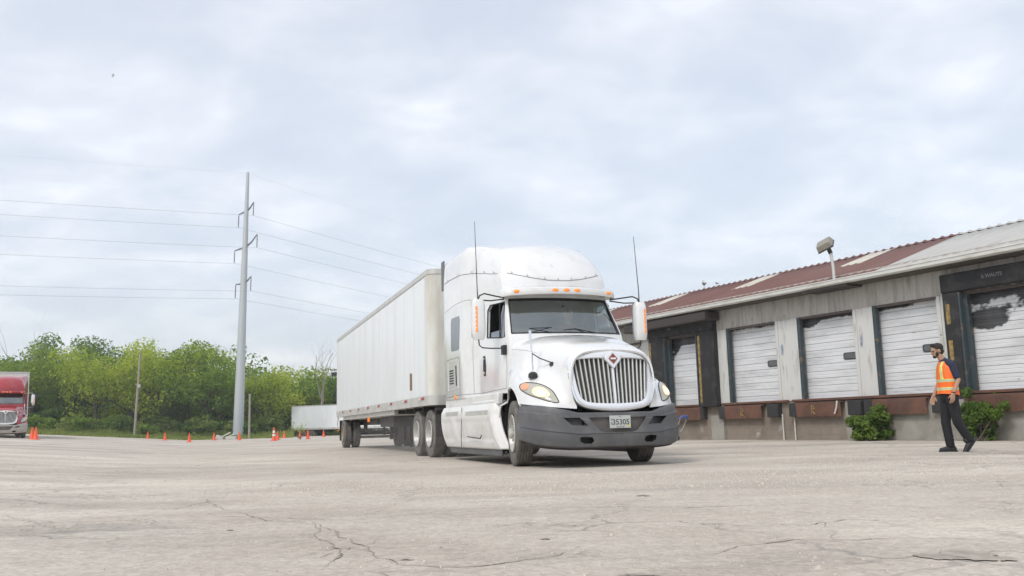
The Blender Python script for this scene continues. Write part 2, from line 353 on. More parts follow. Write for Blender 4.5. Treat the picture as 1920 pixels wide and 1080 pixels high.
# ------------------------------------------------------------------ loose gravel on the yard
def make_gravel():
    rng = random.Random(3); q = mb()
    for i in range(9000):
        if i % 5 < 3:
            y_ = 8 + abs(rng.gauss(0, 1)) * 5 if i % 5 else rng.uniform(9, 14.5); x_ = rng.gauss(1.0 + (y_ - 9) * .2, 2.6)
        else: y_ = 3.2 + 22 * rng.random() ** 1.6; x_ = rng.uniform(-.62, .62) * y_
        if y_ < 3: continue
        if y_ > 11.8 and -4 < x_ < 4: continue
        r_ = rng.uniform(.003, .010) * (1 + .5 * (y_ > 9)) * (2 if rng.random() < .02 else 1)
        z_ = ground_h(x_, y_); k = 5; ph = rng.uniform(0, 6)
        ring = [(x_ + r_ * rng.uniform(.7, 1.2) * math.cos(ph + j * 6.283 / k), y_ + r_ * rng.uniform(.7, 1.2) * math.sin(ph + j * 6.283 / k), z_ - .001) for j in range(k)]
        up = [(lerp(p[0], x_, .45), lerp(p[1], y_, .45), z_ + r_ * rng.uniform(.5, .9)) for p in ring]
        o = len(q.v); q.v += ring + up
        for j in range(k): q.f.append([o + j, o + (j + 1) % k, o + k + (j + 1) % k, o + k + j]); q.mi.append(0)
        q.f.append([o + k + j for j in range(k)]); q.mi.append(0)
    tag(q.build('loose_gravel', mat('pale_gravel', (.50, .455, .385), .9, var=.35, vscale=40), smooth=0, recalc=False), 'loose pale gravel scattered over the asphalt yard', 'gravel', kind='stuff')
make_gravel()

# ------------------------------------------------------------------ wheels (axis along y, outer face at -y)
def tyre_mb(r=.515, w_=.28, n=56, lugs=True):
    q = mb(); h = w_ / 2; rr = .295
    prof = [(rr, -h * .82), (rr + .02, -h * .9), (r * .72, -h), (r * .86, -h * 1.02), (r * .95, -h * .97), (r * .985, -h * .90)]
    g_ = []
    for k in range(-2, 3):
        yc = k * h * .34
        g_ += [(r, yc - h * .13), (r, yc + h * .13)]
        if k < 2: g_ += [(r - .014, yc + h * .145), (r - .014, yc + h * .195)]
    prof += g_ + [(p[0], -p[1]) for p in reversed(prof)]
    return q.lathe(prof, axis='y', n=n)
def steer_rim(q):
    # convex white disc wheel with hand holes hinted by dark discs and a hub
    q.cur = 0; q.lathe([(.297, -.13), (.285, -.145), (.27, -.12), (.255, -.05), (.235, -.035), (.15, -.075), (.145, -.095), (.0, -.095)], axis='y', n=40)
    q.cur = 0; q.lathe([(.297, .13), (.27, .12), (.255, .0), (.0, .0)], axis='y', n=32)
    q.lathe([(.085, -.09), (.083, -.16), (.06, -.185), (.0, -.19)], axis='y', n=20)
    for k in range(10):
        a = k * 2 * math.pi / 10; q.tube([(.118 * math.cos(a), -.09, .118 * math.sin(a)), (.118 * math.cos(a), -.135, .118 * math.sin(a))], .014, 6)
    q.cur = 1
    for k in range(8):
        a = (k + .5) * 2 * math.pi / 8; c_ = Vector((.193 * math.cos(a), -.0585, .193 * math.sin(a)))
        nrm = Vector((math.cos(a) * .42, -.9, math.sin(a) * .42)).normalized()
        q.tube([c_, c_ + nrm * .008], .031, 12)
def drive_rim(q):
    q.cur = 0; q.lathe([(.297, -.13), (.285, -.145), (.268, -.12), (.255, .06), (.235, .085), (.15, .07), (.145, .055), (.0, .055)], axis='y', n=40)
    q.lathe([(.11, .06), (.105, -.05), (.08, -.1), (.0, -.105)], axis='y', n=20)
    for k in range(10):
        a = k * 2 * math.pi / 10; q.tube([(.135 * math.cos(a), .06, .135 * math.sin(a)), (.135 * math.cos(a), .02, .135 * math.sin(a))], .014, 6)
    q.cur = 1
    for k in range(8):
        a = (k + .5) * 2 * math.pi / 8; q.tube([(.2 * math.cos(a), .078, .2 * math.sin(a)), (.2 * math.cos(a), .07, .2 * math.sin(a))], .028, 10)
def wheel(parent, pos, side, kind='steer', rimmat=None, steer=0.0, r=.515):
    """side -1: outer face towards -y ; +1: towards +y"""
    e_ = tyre_mb(r, .27 if kind == 'steer' else .25).build('wheel', MT['tyre'], parent, smooth=40)
    e_.location = pos; e_.rotation_euler = (0, 0, (0 if side < 0 else math.pi) + steer)
    q = mb(); (steer_rim if kind == 'steer' else drive_rim)(q)
    q.build('rim', [rimmat or MT['rim'], MT['dark']], e_, smooth=35)
    if kind == 'dual':
        t2 = tyre_mb(r, .25).build('inner_tyre', MT['tyre'], e_, smooth=40); t2.location = (0, .33, 0)
        mb().lathe([(.297, .10), (.26, .12), (.26, .5), (.1, .5)], axis='y', n=24).build('inner_rim', MT['dark'], e_)
    return e_
# ------------------------------------------------------------------ road tractor (x forward, y to its left, z up, origin under the front axle)
HZ  = [1.18, 1.6, 2.10, 2.45, 2.82, 3.00, 3.18, 3.34, 3.50, 3.68, 3.84, 3.955, 4.035, 4.085, 4.115]
HP = dict(
 wr = [1.20, 1.21, 1.215,1.215,1.215,1.22, 1.22, 1.22, 1.215, 1.21, 1.20, 1.19, 1.16, 1.10, .98],
 wm = [1.09, 1.10, 1.11, 1.10, 1.09, 1.11, 1.115, 1.11, 1.10, 1.07, 1.03, .97, .88, .76, .58],
 wf = [1.05, 1.05, 1.04, 1.00, .95, .97, .98, .95, .89, .83, .76, .66, .54, .42, .30],
 xs = [-.42, -.42,-.50,-.70,-.93,-1.02,-1.06,-1.14,-1.24,-1.42,-1.66,-1.98,-2.32,-2.7,-3.1],
 xc = [-.40, -.36,-.30,-.48,-.70,-.80,-.82,-.89,-.99,-1.16,-1.40,-1.72,-2.10,-2.52,-3.0],
 xr = [-4.42]*10 + [-4.42,-4.41,-4.38,-4.32,-4.22],
 pw = [2.2, 2.2, 2.2, 2.2, 2.2, 2.4, 2.6, 2.6, 2.6, 2.5, 2.4, 2.3, 2.2, 2.2, 2.2],
)
def hp(k, z): return cr_interp(HZ, HP[k], z)
def hull_half(z, nf=12, ns=22, nr=5):
    wr, wm, wf, xs, xc, xr = (hp(k, z) for k in ('wr', 'wm', 'wf', 'xs', 'xc', 'xr')); pw = hp('pw', z)
    P = []
    for i in range(nf):                         # front curve, centre -> corner
        t = i / nf; t = t ** .8; P.append((xc + (xs - xc) * t ** pw, wf * t))
    rc = .10; P.append((xs - .0, wf - .006)); P.append((xs - .03, wf + .006))
    xm0, xm1 = -2.15, -2.95
    for i in range(1, ns + 1):
        t = i / ns; x_ = lerp(xs - .03, xr + rc, t)
        if x_ > xm0: y_ = lerp(wf + .006, wm, ((xs - .03 - x_) / max(1e-4, xs - .03 - xm0)) ** .8) if xs - .03 > xm0 else wm
        else: y_ = lerp(wm, wr, sst(0, 1, (xm0 - x_) / (xm0 - xm1)))
        P.append((x_, y_))
    for i in range(1, nr + 1):
        a = i / nr * math.pi / 2; P.append((xr + rc - rc * math.sin(a), wr - rc + rc * math.cos(a)))
    P.append((xr, 0.0))
    return P
def front_x(y_, z):
    wf, xs, xc, pw = hp('wf', z), hp('xs', z), hp('xc', z), hp('pw', z); t = min(1.0, abs(y_) / wf); return xc + (xs - xc) * t ** pw
def side_y(x_, z):
    P = hull_half(z)
    for a, b in zip(P[12:-1], P[13:]):
        if b[0] <= x_ <= a[0] and a[0] > b[0]: t = (a[0] - x_) / (a[0] - b[0]); return lerp(a[1], b[1], t)
    return P[-7][1]
def full_ring(z, off=0.0):
    P = hull_half(z); out_ = [(x_, -y_, z) for x_, y_ in P] + [(x_, y_, z) for x_, y_ in reversed(P[1:-1])]
    return out_
SEC_X = [-.45, 0.0, .45, .80, 1.08, 1.26, 1.36]
SEC = [
 [(0,2.13),(.30,2.13),(.58,2.11),(.85,2.05),(1.00,1.93),(1.04,1.75),(1.05,1.60),(1.07,1.42),(1.09,1.20),(1.10,1.02)],
 [(0,2.10),(.28,2.09),(.54,2.07),(.78,1.99),(.92,1.86),(.99,1.70),(1.06,1.56),(1.17,1.40),(1.215,1.20),(1.225,1.00)],
 [(0,2.03),(.27,2.02),(.50,1.99),(.70,1.90),(.81,1.75),(.88,1.58),(1.00,1.46),(1.15,1.34),(1.225,1.18),(1.235,.97)],
 [(0,1.94),(.26,1.93),(.47,1.90),(.64,1.82),(.74,1.66),(.80,1.47),(.92,1.34),(1.08,1.25),(1.185,1.12),(1.215,.95)],
 [(0,1.86),(.25,1.85),(.46,1.82),(.61,1.74),(.70,1.57),(.74,1.36),(.82,1.21),(.95,1.12),(1.05,1.03),(1.10,.92)],
 [(0,1.79),(.25,1.78),(.45,1.755),(.60,1.68),(.68,1.50),(.71,1.28),(.74,1.09),(.80,1.00),(.86,.95),(.90,.89)],
 [(0,1.74),(.24,1.73),(.44,1.70),(.585,1.62),(.665,1.46),(.69,1.24),(.66,1.04),(.62,.94),(.60,.89),(.60,.86)],
]
def hood_pt(x_, u):
    k = len(SEC[0]) - 1; us = [i / k for i in range(k + 1)]
    ys = [cr_interp(us, [p[0] for p in s_], u) for s_ in SEC]; zs = [cr_interp(us, [p[1] for p in s_], u) for s_ in SEC]
    return cr_interp(SEC_X, ys, x_), cr_interp(SEC_X, zs, x_)
def boolean_cut(o, cutter):
    md = o.modifiers.new('cut', 'BOOLEAN'); md.operation = 'DIFFERENCE'; md.solver = 'EXACT'; md.object = cutter
    freeze(o); kill(cutter)
def resmooth(o, ang=35):
    for p in o.data.polygons: p.use_smooth = True
    o.data.set_sharp_from_angle(angle=R(ang))

def make_tractor(name, label, cat, pal):
    root = empty(name, label=label, cat=cat)
    P, PN, BU, CH = pal['paint'], pal['panel'], pal['bumper'], pal['grille']
    # ---- cab and sleeper shell
    q = mb(); zs = []
    z = 1.18
    while z < 4.113: zs.append(z); z += .07 if z < 3.0 else .045
    zs.append(4.115)
    q.loft([full_ring(z) for z in zs]); q.f.append(list(range(len(q.v) - len(full_ring(2)), len(q.v)))); q.mi.append(0)
    cab = q.build('cab', [P, MT['interior']], root, smooth=40)
    so_ = cab.modifiers.new('shell', 'SOLIDIFY'); so_.thickness = .045; so_.offset = -1; so_.material_offset = 1; freeze(cab)
    q = mb()
    wsp = [(-.985, 2.17), (.985, 2.17), (.90, 2.80), (-.90, 2.80)]
    q.prism(wsp, lambda a, b, t: (t, a, b), -1.02, .3)
    dw = [(-1.60, 2.20), (-.86, 2.13), (-.66, 2.13), (-.93, 2.76), (-1.55, 2.78), (-1.66, 2.70)]
    q.prism(dw, lambda a, b, t: (a, t, b), -1.4, -.85); q.prism(dw, lambda a, b, t: (a, t, b), .85, 1.4)
    cut = q.build('cut', None, None, smooth=0); boolean_cut(cab, cut); resmooth(cab, 32)
    # ---- glazing
    q = mb(); q.grid(lambda u, v: (lambda y_, z_: (front_x(y_, z_) - .02, y_, z_))(lerp(-1, 1, u) * lerp(.975, .90, v), lerp(2.13, 2.83, v)), 24, 8)
    wsc = q.build('windscreen', MT['glass'], root, recalc=False)
    q = mb(); wp = []
    for a, b in zip(wsp, wsp[1:] + wsp[:1]):
        for i in range(10): t = i / 10; y_, z_ = lerp(a[0], b[0], t), lerp(a[1], b[1], t); wp.append((front_x(y_, z_) + .002, y_, z_))
    q.tube(wp + [wp[0]], .013, 6); q.build('seal', MT['black'], wsc)
    q = mb(); q.tube([(front_x(-.35, 2.2) + .03, -.35, 2.17), (front_x(-.6, 2.2) + .03, -.72, 2.24), (front_x(-.5, 2.3) + .03, -.3, 2.26)], .008, 5)
    q.tube([(front_x(.35, 2.2) + .03, .45, 2.17), (front_x(.2, 2.3) + .03, .1, 2.24), (front_x(.1, 2.3) + .03, -.1, 2.22)], .008, 5)
    q.build('wiper', MT['black'], wsc)
    for s_ in (-1, 1):
        vent = [(-.90, 2.13), (-.66, 2.13), (-.91, 2.74), (-1.0, 2.70), (-1.02, 2.55)]
        q = mb(); q.prism(vent, lambda a, b, t: (a, s_ * (side_y(a, b) + t), b), -.02, -.012); q.build('vent_window', MT['darkglass'], root, smooth=0)
        q = mb(); vv = [(a, s_ * (side_y(a, b) + .002), b) for a, b in dw]; q.tube(vv + [vv[0]], .011, 6)
        q.tube([(-1.02, s_ * (side_y(-1.0, 2.5)), 2.75), (-.93, s_ * side_y(-.93, 2.2), 2.14)], .012, 6); q.build('window_seal', MT['black'], root)
        q = mb(); q.grid(lambda u, v: (lambda x_, z_: (x_, s_ * (side_y(x_, z_) - .03), z_))(lerp(-1.66, -.98, u), lerp(2.12, 2.28 if s_ < 0 else 2.8, v)), 3, 3)
        q.build('door_glass', MT['sideglass'], root, recalc=False)
        # sleeper window
        sp_ = [(-3.70, 2.79), (-3.10, 2.78), (-3.05, 2.70), (-3.14, 2.16), (-3.20, 2.12), (-3.72, 2.13), (-3.78, 2.18), (-3.76, 2.70)]
        q = mb(); q.prism(sp_, lambda a, b, t: (a, s_ * (side_y(a, b) + t), b), -.01, .004); q.build('sleeper_window', MT['darkglass'], root, smooth=0)
        # door and panel seams
        q = mb()
        def seam(pts, r=.0045):
            P_ = []
            for a, b in zip(pts, pts[1:]):
                for i in range(8): t = i / 8; x_, z_ = lerp(a[0], b[0], t), lerp(a[1], b[1], t); P_.append((x_, s_ * (side_y(x_, z_) + .0005), z_))
            q.tube(P_, r, 5)
        seam([(-.60, 2.02), (-.56, 1.6), (-.60, 1.26), (-2.0, 1.235), (-3.4, 1.25), (-4.3, 1.225)])
        seam([(-2.42, 1.25), (-2.42, 2.0), (-2.30, 2.80)], .0035)
        seam([(-4.3, 2.98), (-3.4, 3.03), (-2.6, 3.02), (-2.2, 2.96)], .0035)
        seam([(-3.15, 1.26), (-3.12, 1.9), (-3.16, 1.98), (-4.3, 1.98)], .0035)
        q.build('seam', pal['seam'], root)
        # handle
        q = mb(); hy = side_y(-1.78, 1.7)
        q.tube([(-1.79, s_ * (hy - .01), 1.85), (-1.79, s_ * (hy + .035), 1.82), (-1.79, s_ * (hy + .04), 1.62), (-1.79, s_ * (hy - .01), 1.57)], .014, 6)
        q.build('door_handle', MT['chrome'], root)
        q = mb(); q.prism([(-1.86, 1.53), (-1.73, 1.53), (-1.71, 1.7), (-1.73, 1.89), (-1.86, 1.89), (-1.88, 1.7)], lambda a, b, t: (a, s_ * (side_y(a, b) + t), b), -.01, .003); q.build('handle_recess', MT['black'], root, smooth=0)
        # louvres
        q = mb()
        for k in range(6):
            zc = 1.50 + k * .05; q.prism([(-3.95, zc - .014), (-3.62, zc - .012), (-3.62, zc + .012), (-3.95, zc + .014)], lambda a, b, t: (a, s_ * (side_y(a, b) + t), b), -.01, .004)
        q.prism([(-3.46, 1.44), (-3.38, 1.44), (-3.38, 1.83), (-3.46, 1.83)], lambda a, b, t: (a, s_ * (side_y(a, b) + t), b), -.01, .004)
        q.build('louvre', MT['black'], root, smooth=0)
        q = mb(); lp = [(-4.08, 1.36), (-3.28, 1.38), (-3.26, 1.92), (-4.06, 1.94)]; vv = [(a, s_ * (side_y(a, b) + .001), b) for a, b in lp]; q.tube(vv + [vv[0]], .006, 5); q.build('louvre_frame', P, root)
        q = mb(); q.lathe([(0, -.02), (.035, -.015), (.045, 0)], c=(-3.52, s_ * (side_y(-3.5, 1.2) + (.01)), 1.215), axis='y', n=14); q.build('side_marker_light', MT['amber'], root)
        # side extender at the back of the sleeper
        q = mb(); q.box((-4.56, s_ * 1.17, 3.80), (.22, .03, .62)); q.build('rubber_edge', MT['seam'], root, bevel=.008)
        # ---- rocker, steps and chassis fairings
        q = mb(); q.box((-2.6, s_ * 1.13, 1.10), (3.7, .10, .20)); q.box((-1.6, s_ * 1.13, 1.05), (1.3, .16, .06)); q.build('rocker_panel', PN, root, bevel=.02)
        q = mb()
        def fair(u, v):
            x0_, x1_ = -4.52 + .16 * (1 - v) ** 2, -.80 + .36 * (1 - v) ** 1.4
            x_ = lerp(x0_, x1_, u); z_ = lerp(.255, 1.02, v)
            y_ = 1.255 + .02 * math.sin(v * math.pi) - .07 * (1 - v) ** 3 - .05 * max(0, v - .85) / .15
            y_ -= .14 * sst(.965, 1.0, u) + .14 * sst(.02, 0.0, u) 
            if .03 < u < .25 and .12 < v < .72: y_ -= .018 * sst(.03, .06, u) * sst(.25, .22, u) * sst(.12, .2, v) * sst(.72, .6, v)
            if .30 < u < .955 and .12 < v < .72: y_ -= .018 * sst(.30, .33, u) * sst(.955, .92, u) * sst(.14, .22, v) * sst(.72, .6, v)
            return (x_, s_ * y_, z_)
        q.grid(fair, 90, 28)
        fo = q.build('side_fairing', PN, root, smooth=50, recalc=False)
        sm = fo.modifiers.new('thick', 'SOLIDIFY'); sm.thickness = .03; sm.offset = 0
        q = mb()
        for a, b, zc in ((-4.05, -3.05, .905), (-2.50, -1.02, .885)):
            q.prism([(a, zc - .045), (a + .03, zc - .06), (b - .03, zc - .06), (b, zc - .045), (b, zc + .03), (a, zc + .03)], lambda x_, z_, t: (x_, s_ * t, z_), 1.20, 1.283)
        q.build('step_slot', MT['alu'], fo, smooth=0, bevel=.006)
        q = mb(); q.tube([(-2.80, s_ * 1.29, .27), (-2.79, s_ * 1.29, .6), (-2.80, s_ * 1.27, 1.0)], .006, 5); q.tube([(-2.35, s_ * 1.287, .46), (-1.5, s_ * 1.287, .43), (-1.42, s_ * 1.285, .49)], .010, 5)
        q.build('fairing_seam', MT['dark'], fo)
        q = mb(); q.box((-2.35, s_ * 1.16, .205), (3.5, .03, .13)); q.box((-3.6, s_ * 1.16, .19), (1.0, .035, .10)); q.build('kick_skirt', MT['bumper'], root, bevel=.01)
        # tank and battery box behind the fairing
        q = mb(); q.lathe([(.0, -1.55), (.30, -1.55), (.32, -1.5), (.32, .1), (.30, .15), (0, .15)], c=(-2.0, s_ * .86, .62), axis='x', n=20); q.build('fuel_tank', MT['alu'], root)
        # ---- hood side mirror post
        q = mb(); q.lathe([(.0, 0.03), (.035, .03), (.07, 0), (.075, -.06), (0, -.06)], c=(.66, s_ * 1.03, 1.42), n=14); pb = q.build('hood_mirror_base', MT['black'], root)
        if s_ < 0 or pal.get('both'):
            q = mb(); q.tube([(.66, s_ * 1.03, 1.42), (.64, s_ * 1.03, 1.75), (.60, s_ * 1.035, 1.98)], .013, 8); q.tube([(.60, s_ * 1.035, 1.96), (.59, s_ * 1.035, 2.10)], .022, 8); q.build('hood_mirror_post', MT['chrome'], root)
            q = mb(); q.tube([(.645, s_ * 1.03, 1.74), (.70, s_ * .93, 1.66), (.80, s_ * .76, 1.58)], .010, 6); q.lathe([(0, .03), (.03, .03), (.05, 0), (.05, -.03)], c=(.80, s_ * .755, 1.565), n=12); q.build('hood_mirror_brace', MT['dark'], root)
        # ---- door mirrors
        mh = empty('door_mirror'); mh.parent = root
        q = mb(); secs = []
        for i in range(13):
            t = i / 12; zc = lerp(2.08, 2.76, t); k = (1 - abs(2 * t - 1) ** 5) ** .5 if 0 < t < 1 else .25
            hw, hd = .112 * (.72 + .28 * k), .10 * (.6 + .4 * k)
            secs.append([(-.72 + hd * c_ , s_ * 1.50 + hw * e_, zc) for c_, e_ in [(math.copysign(abs(math.cos(a)) ** .6, math.cos(a)), math.copysign(abs(math.sin(a)) ** .6, math.sin(a))) for a in [j * 2 * math.pi / 20 for j in range(20)]]])
        q.loft(secs, cap=True); q.build('mirror_housing', pal.get('mirror', P), mh, smooth=50)
        q = mb(); q.box((-.825, s_ * 1.50, 2.43), (.02, .19, .60)); q.build('mirror_glass', MT['chrome'], mh)
        q = mb()
        for k in range(6): q.box((-.625 + .0, s_ * 1.555, 2.24 + k * .072), (.02, .03, .05), rot=(0, 0, s_ * .35))
        q.box((-.632, s_ * 1.553, 2.42), (.016, .035, .43), rot=(0, 0, s_ * .35)); q.build('marker_strip', MT['amber'], mh)
        q = mb()
        q.tube([(-.72, s_ * 1.50, 2.74), (-.72, s_ * 1.47, 2.83), (-.74, s_ * 1.38, 2.87), (-.82, s_ * 1.15, 2.84), (-.85, s_ * .99, 2.82)], .013, 7)
        q.build('mirror_arm', MT['alu'] if pal.get('both') else MT['dark'], mh); q = mb()
        q.tube([(-.76, s_ * 1.44, 2.76), (-.82, s_ * 1.25, 2.76), (-.87, s_ * .99, 2.80)], .012, 7)
        q.build('mirror_brace', MT['dark'], mh); q = mb()
        q.tube([(-.72, s_ * 1.50, 2.10), (-.72, s_ * 1.49, 1.99), (-.71, s_ * 1.44, 1.945), (-.66, s_ * 1.30, 1.93), (-.62, s_ * 1.10, 1.93)], .011, 7)
        q.build('mirror_arm', MT['alu'] if pal.get('both') else MT['dark'], mh)
        q = mb(); q.box((-.62, s_ * 1.09, 1.90), (.13, .07, .16)); q.build('mirror_bracket', MT['black'], mh, bevel=.01)
        if not pal.get('noant'):
            top = (-.76, s_ * 1.52, 4.12) if s_ < 0 else (-.80, s_ * 1.485, 3.98)
            q = mb(); q.tube([(-.72, s_ * 1.50, 2.76), (-.73, s_ * 1.505, 2.95), top], [.012, .009, .005], 6); q.build('aerial', MT['dark'], mh)
    # ---- roof fairing seam with studs
    q = mb(); pts = []; studs = []
    sz = [(-4.40, 3.58), (-3.7, 3.585), (-3.0, 3.56), (-2.4, 3.50), (-1.9, 3.42), (-1.5, 3.345), (-1.25, 3.31)]
    left = [(x_, -side_y(x_, z_) - .004, z_) for x_, z_ in sz]
    fr_ = [(-.86, 3.29), (-.70, 3.24), (-.45, 3.18), (-.2, 3.145), (0, 3.14), (.2, 3.145), (.45, 3.18), (.70, 3.24), (.86, 3.29)]
    front = [(front_x(y_, z_) + .005, y_, z_) for y_, z_ in fr_]
    def dens_(L_):
        o_ = []
        for a, b in zip(L_, L_[1:]):
            for k in range(5): t = k / 5; o_.append((a[0] + (b[0] - a[0]) * t, a[1] + (b[1] - a[1]) * t))
        return o_ + [L_[-1]]
    left = [(x_, -side_y(x_, z_) - .004, z_) for x_, z_ in dens_(sz)]; front = [(front_x(y_, z_) + .005, y_, z_) for y_, z_ in dens_(fr_)]
    allp = left + front + [(a, -b, c) for a, b, c in reversed(left)]
    q.tube(allp, .0042, 5); q.build('roof_seam', pal['seam'], root)
    q = mb()
    for i in range(3, len(allp) - 1, 6):
        a = Vector(allp[i]); q = mb(); q.box(a + Vector((0, 0, .03)), (.018, .018, .018)); q.build('roof_stud', MT['alu'], root)
    # ---- sun visor
    q = mb(); secs = []
    for i in range(33):
        y_ = lerp(-1.05, 1.05, i / 32); t = abs(y_) / 1.05; fx = -.42 - .26 * t ** 2.2 - .12 * sst(.93, 1, t)
        sx = front_x(min(.92, abs(y_)), 2.95) - .03; dz = -.025 * t * t; k = 1 - .45 * sst(.9, 1, t)
        secs.append([(sx, y_, 3.005 + dz), (fx - .10, y_, 3.00 + dz), (fx - .01, y_, 2.955 + dz), (fx, y_, 2.87 + dz), (fx - .015, y_, 2.85 + dz), (sx, y_, 2.86 + dz)])
    q.loft(secs, cap=True); vis = q.build('sun_visor', P, root, smooth=50)
    for y_ in (-.84, -.20, 0, .20, .84):
        t = abs(y_) / 1.05; fx = -.42 - .26 * t ** 2.2
        q = mb(); q.lathe([(0, .028), (.5, .02), (.95, .004), (1, -.01)], n=18, axis='x'); q.v = [(v[0] + fx - .003, v[1] * .062 + y_, v[2] * .030 + 2.913 - .025 * t * t) for v in q.v]
        q.build('marker_light', MT['amber'], vis)
    # ---- hood and fenders, with wheel arches cut out
    NX, NU = 54, 46
    def hpt(i, j):
        x_ = lerp(-.45, 1.36, i / NX); u = lerp(-1, 1, j / (2 * NU)) ; y_, z_ = hood_pt(x_, abs(u)); return (x_, math.copysign(y_, u), z_)
    q = mb(); q.loft([[hpt(i, j) for j in range(2 * NU + 1)] for i in range(NX + 1)], close=False); q.f = [list(reversed(f_)) for f_ in q.f]
    hood = q.build('hood', [P, MT['dark']], root, smooth=60, recalc=False)
    so_ = hood.modifiers.new('shell', 'SOLIDIFY'); so_.thickness = .03; so_.offset = -1; so_.material_offset = 1
    freeze(hood)
    q = mb(); q.lathe([(0, -1.6), (.665, -1.6), (.665, -.62), (0, -.62)], c=(.0, 0, .575), axis='y', n=40); cut = q.build('cut', None, None, smooth=0); boolean_cut(hood, cut)
    q = mb(); q.lathe([(0, .62), (.665, .62), (.665, 1.6), (0, 1.6)], c=(.0, 0, .575), axis='y', n=40); cut = q.build('cut', None, None, smooth=0); boolean_cut(hood, cut)
    resmooth(hood, 40)
    for s_ in (-1, 1):
        q = mb(); pts = []
        for i in range(25): a = lerp(R(18), R(162), i / 24); x_ = .0 + .668 * math.cos(a); z_ = .575 + .668 * math.sin(a); pts.append((x_, z_))
        ys = []
        for x_, z_ in pts:
            best = 1.2
            for k in range(60):
                y0, z0 = hood_pt(max(-.45, x_), .55 + .45 * k / 59)
                if z0 <= z_: best = y0; break
            ys.append(best)
        q.tube([(x_, s_ * (y_ - .01), z_) for (x_, z_), y_ in zip(pts, ys)], .016, 7); q.build('arch_lip', P, root)
        q = mb(); q.lathe([(.70, .55), (.70, 1.10)], c=(0, 0, .575), axis='y', n=40); q.v = [v if True else v for v in q.v]
        vs = [(v[0], s_ * v[1], max(v[2], .42)) for v in q.v]; q.v = vs; q.build('wheel_well', MT['black'], root, recalc=False)
    q = mb(); q.box((-.1, 0, 1.3), (1.9, 1.06, 1.1)); q.build('engine_bay', MT['black'], root)   # firewall, engine and inner wings seen through the arches
    # hood cut line
    for s_ in (-1, 1):
        P_ = []
        for i in range(20):
            x_ = lerp(-.43, .35, i / 19); u = .47 - .02 * i / 19; y_, z_ = hood_pt(x_, u); P_.append((x_, s_ * (y_ + .001), z_ + .001))
        q = mb(); q.tube(P_, .0025, 5); q.build('hood_crease', pal['seam'], root)
    # ---- grille
    def gf(y_, z_): return 1.455 - .20 * y_ * y_ - .13 * (z_ - .85)
    inner = [(0, 1.585), (.12, 1.60), (.30, 1.605), (.47, 1.595), (.585, 1.575), (.612, 1.52), (.605, 1.40), (.585, 1.24), (.555, 1.09), (.51, 1.005), (.42, .955), (.22, .935), (0, .93)]
    outer = [(0, 1.72), (.14, 1.715), (.33, 1.705), (.52, 1.68), (.65, 1.63), (.695, 1.54), (.69, 1.42), (.672, 1.24), (.64, 1.06), (.585, .945), (.46, .875), (.22, .84), (0, .83)]
    def ring_pts(h): return [(y_, z_) for y_, z_ in h] + [(-y_, z_) for y_, z_ in reversed(h[1:-1])]
    def dense(h, m_=6):
        o_ = []; n_ = len(h)
        for i in range(n_):
            p0, p1, p2, p3 = h[i - 1], h[i], h[(i + 1) % n_], h[(i + 2) % n_]
            for k in range(m_):
                t = k / m_; o_.append(tuple(.5 * (2 * p1[c_] + (p2[c_] - p0[c_]) * t + (2 * p0[c_] - 5 * p1[c_] + 4 * p2[c_] - p3[c_]) * t * t + (-p0[c_] + 3 * p1[c_] - 3 * p2[c_] + p3[c_]) * t ** 3) for c_ in (0, 1)))
        return o_
    ri, ro = dense(ring_pts(inner)), dense(ring_pts(outer))
    secs = []
    for f_, dx in ((0, -.10), (.0, .0), (.12, .018), (.5, .024), (.85, .015), (1.0, .0), (1.03, -.14)):
        secs.append([(gf(lerp(a[0], b[0], min(1, f_)), lerp(a[1], b[1], min(1, f_))) + dx, lerp(a[0], b[0], f_), lerp(a[1], b[1], f_)) for a, b in zip(ri, ro)])
    q = mb(); q.loft(secs); sur = q.build('grille_surround', pal['surround'], root, smooth=50)
    q = mb(); nlow = [i for i, p in enumerate(ro)]
    lowp = sorted([p for p in ro if p[1] < 1.42], key=lambda p: math.atan2(p[0], -(p[1] - 1.3)))
    q.tube([(gf(*p) + .005, p[0] * .985, p[1] * .985 + .02) for p in lowp], .030, 8); q.build('chrome_trim', MT['chrome'], sur)
    q = mb(); q.add([(gf(*p) - .09, *p) for p in ri] + [(gf(0, 1.25) - .07, 0, 1.25)], [(i, (i + 1) % len(ri), len(ri)) for i in range(len(ri))]); q.build('radiator_mesh', MT['mesh'], root, recalc=False)
    def lim(y_, top):
        h = inner; a = abs(y_); c_ = [p for p in h if (p[1] > 1.45) == top]
        zs_ = []
        for p, r_ in zip(h, h[1:]):
            lo, hi = sorted((p[0], r_[0]))
            if lo <= a <= hi and hi > lo: zs_.append(lerp(p[1], r_[1], (a - p[0]) / (r_[0] - p[0])))
        return (max(zs_) if top else min(zs_)) if zs_ else 1.3
    for k in range(-8, 9):
        if k == 0: continue
        y0 = math.copysign((abs(k) - .35) * .0725 + .022, k); yb = y0 * .89
        zt, zb = lim(y0, True), lim(yb, False)
        if abs(y0) < .10: zt = 1.50 + abs(y0) * .4
        q = mb(); secs = []
        for i in range(7):
            t = i / 6; y_, z_ = lerp(yb, y0, t), lerp(zb, zt, t); x_ = gf(y_, z_) - .02; secs.append([(x_ - .05, y_ - .008, z_), (x_, y_ - .0125, z_), (x_ + .008, y_, z_), (x_, y_ + .0125, z_), (x_ - .05, y_ + .008, z_)])
        q.loft(secs, cap=True); q.build('grille_bar', CH, sur)
    q = mb(); secs = []
    for i in range(7): z_ = lerp(.92, 1.52, i / 6); x_ = gf(0, z_); secs.append([(x_ - .06, -.02, z_), (x_, -.02, z_), (x_ + .01, 0, z_), (x_, .02, z_), (x_ - .06, .02, z_)])
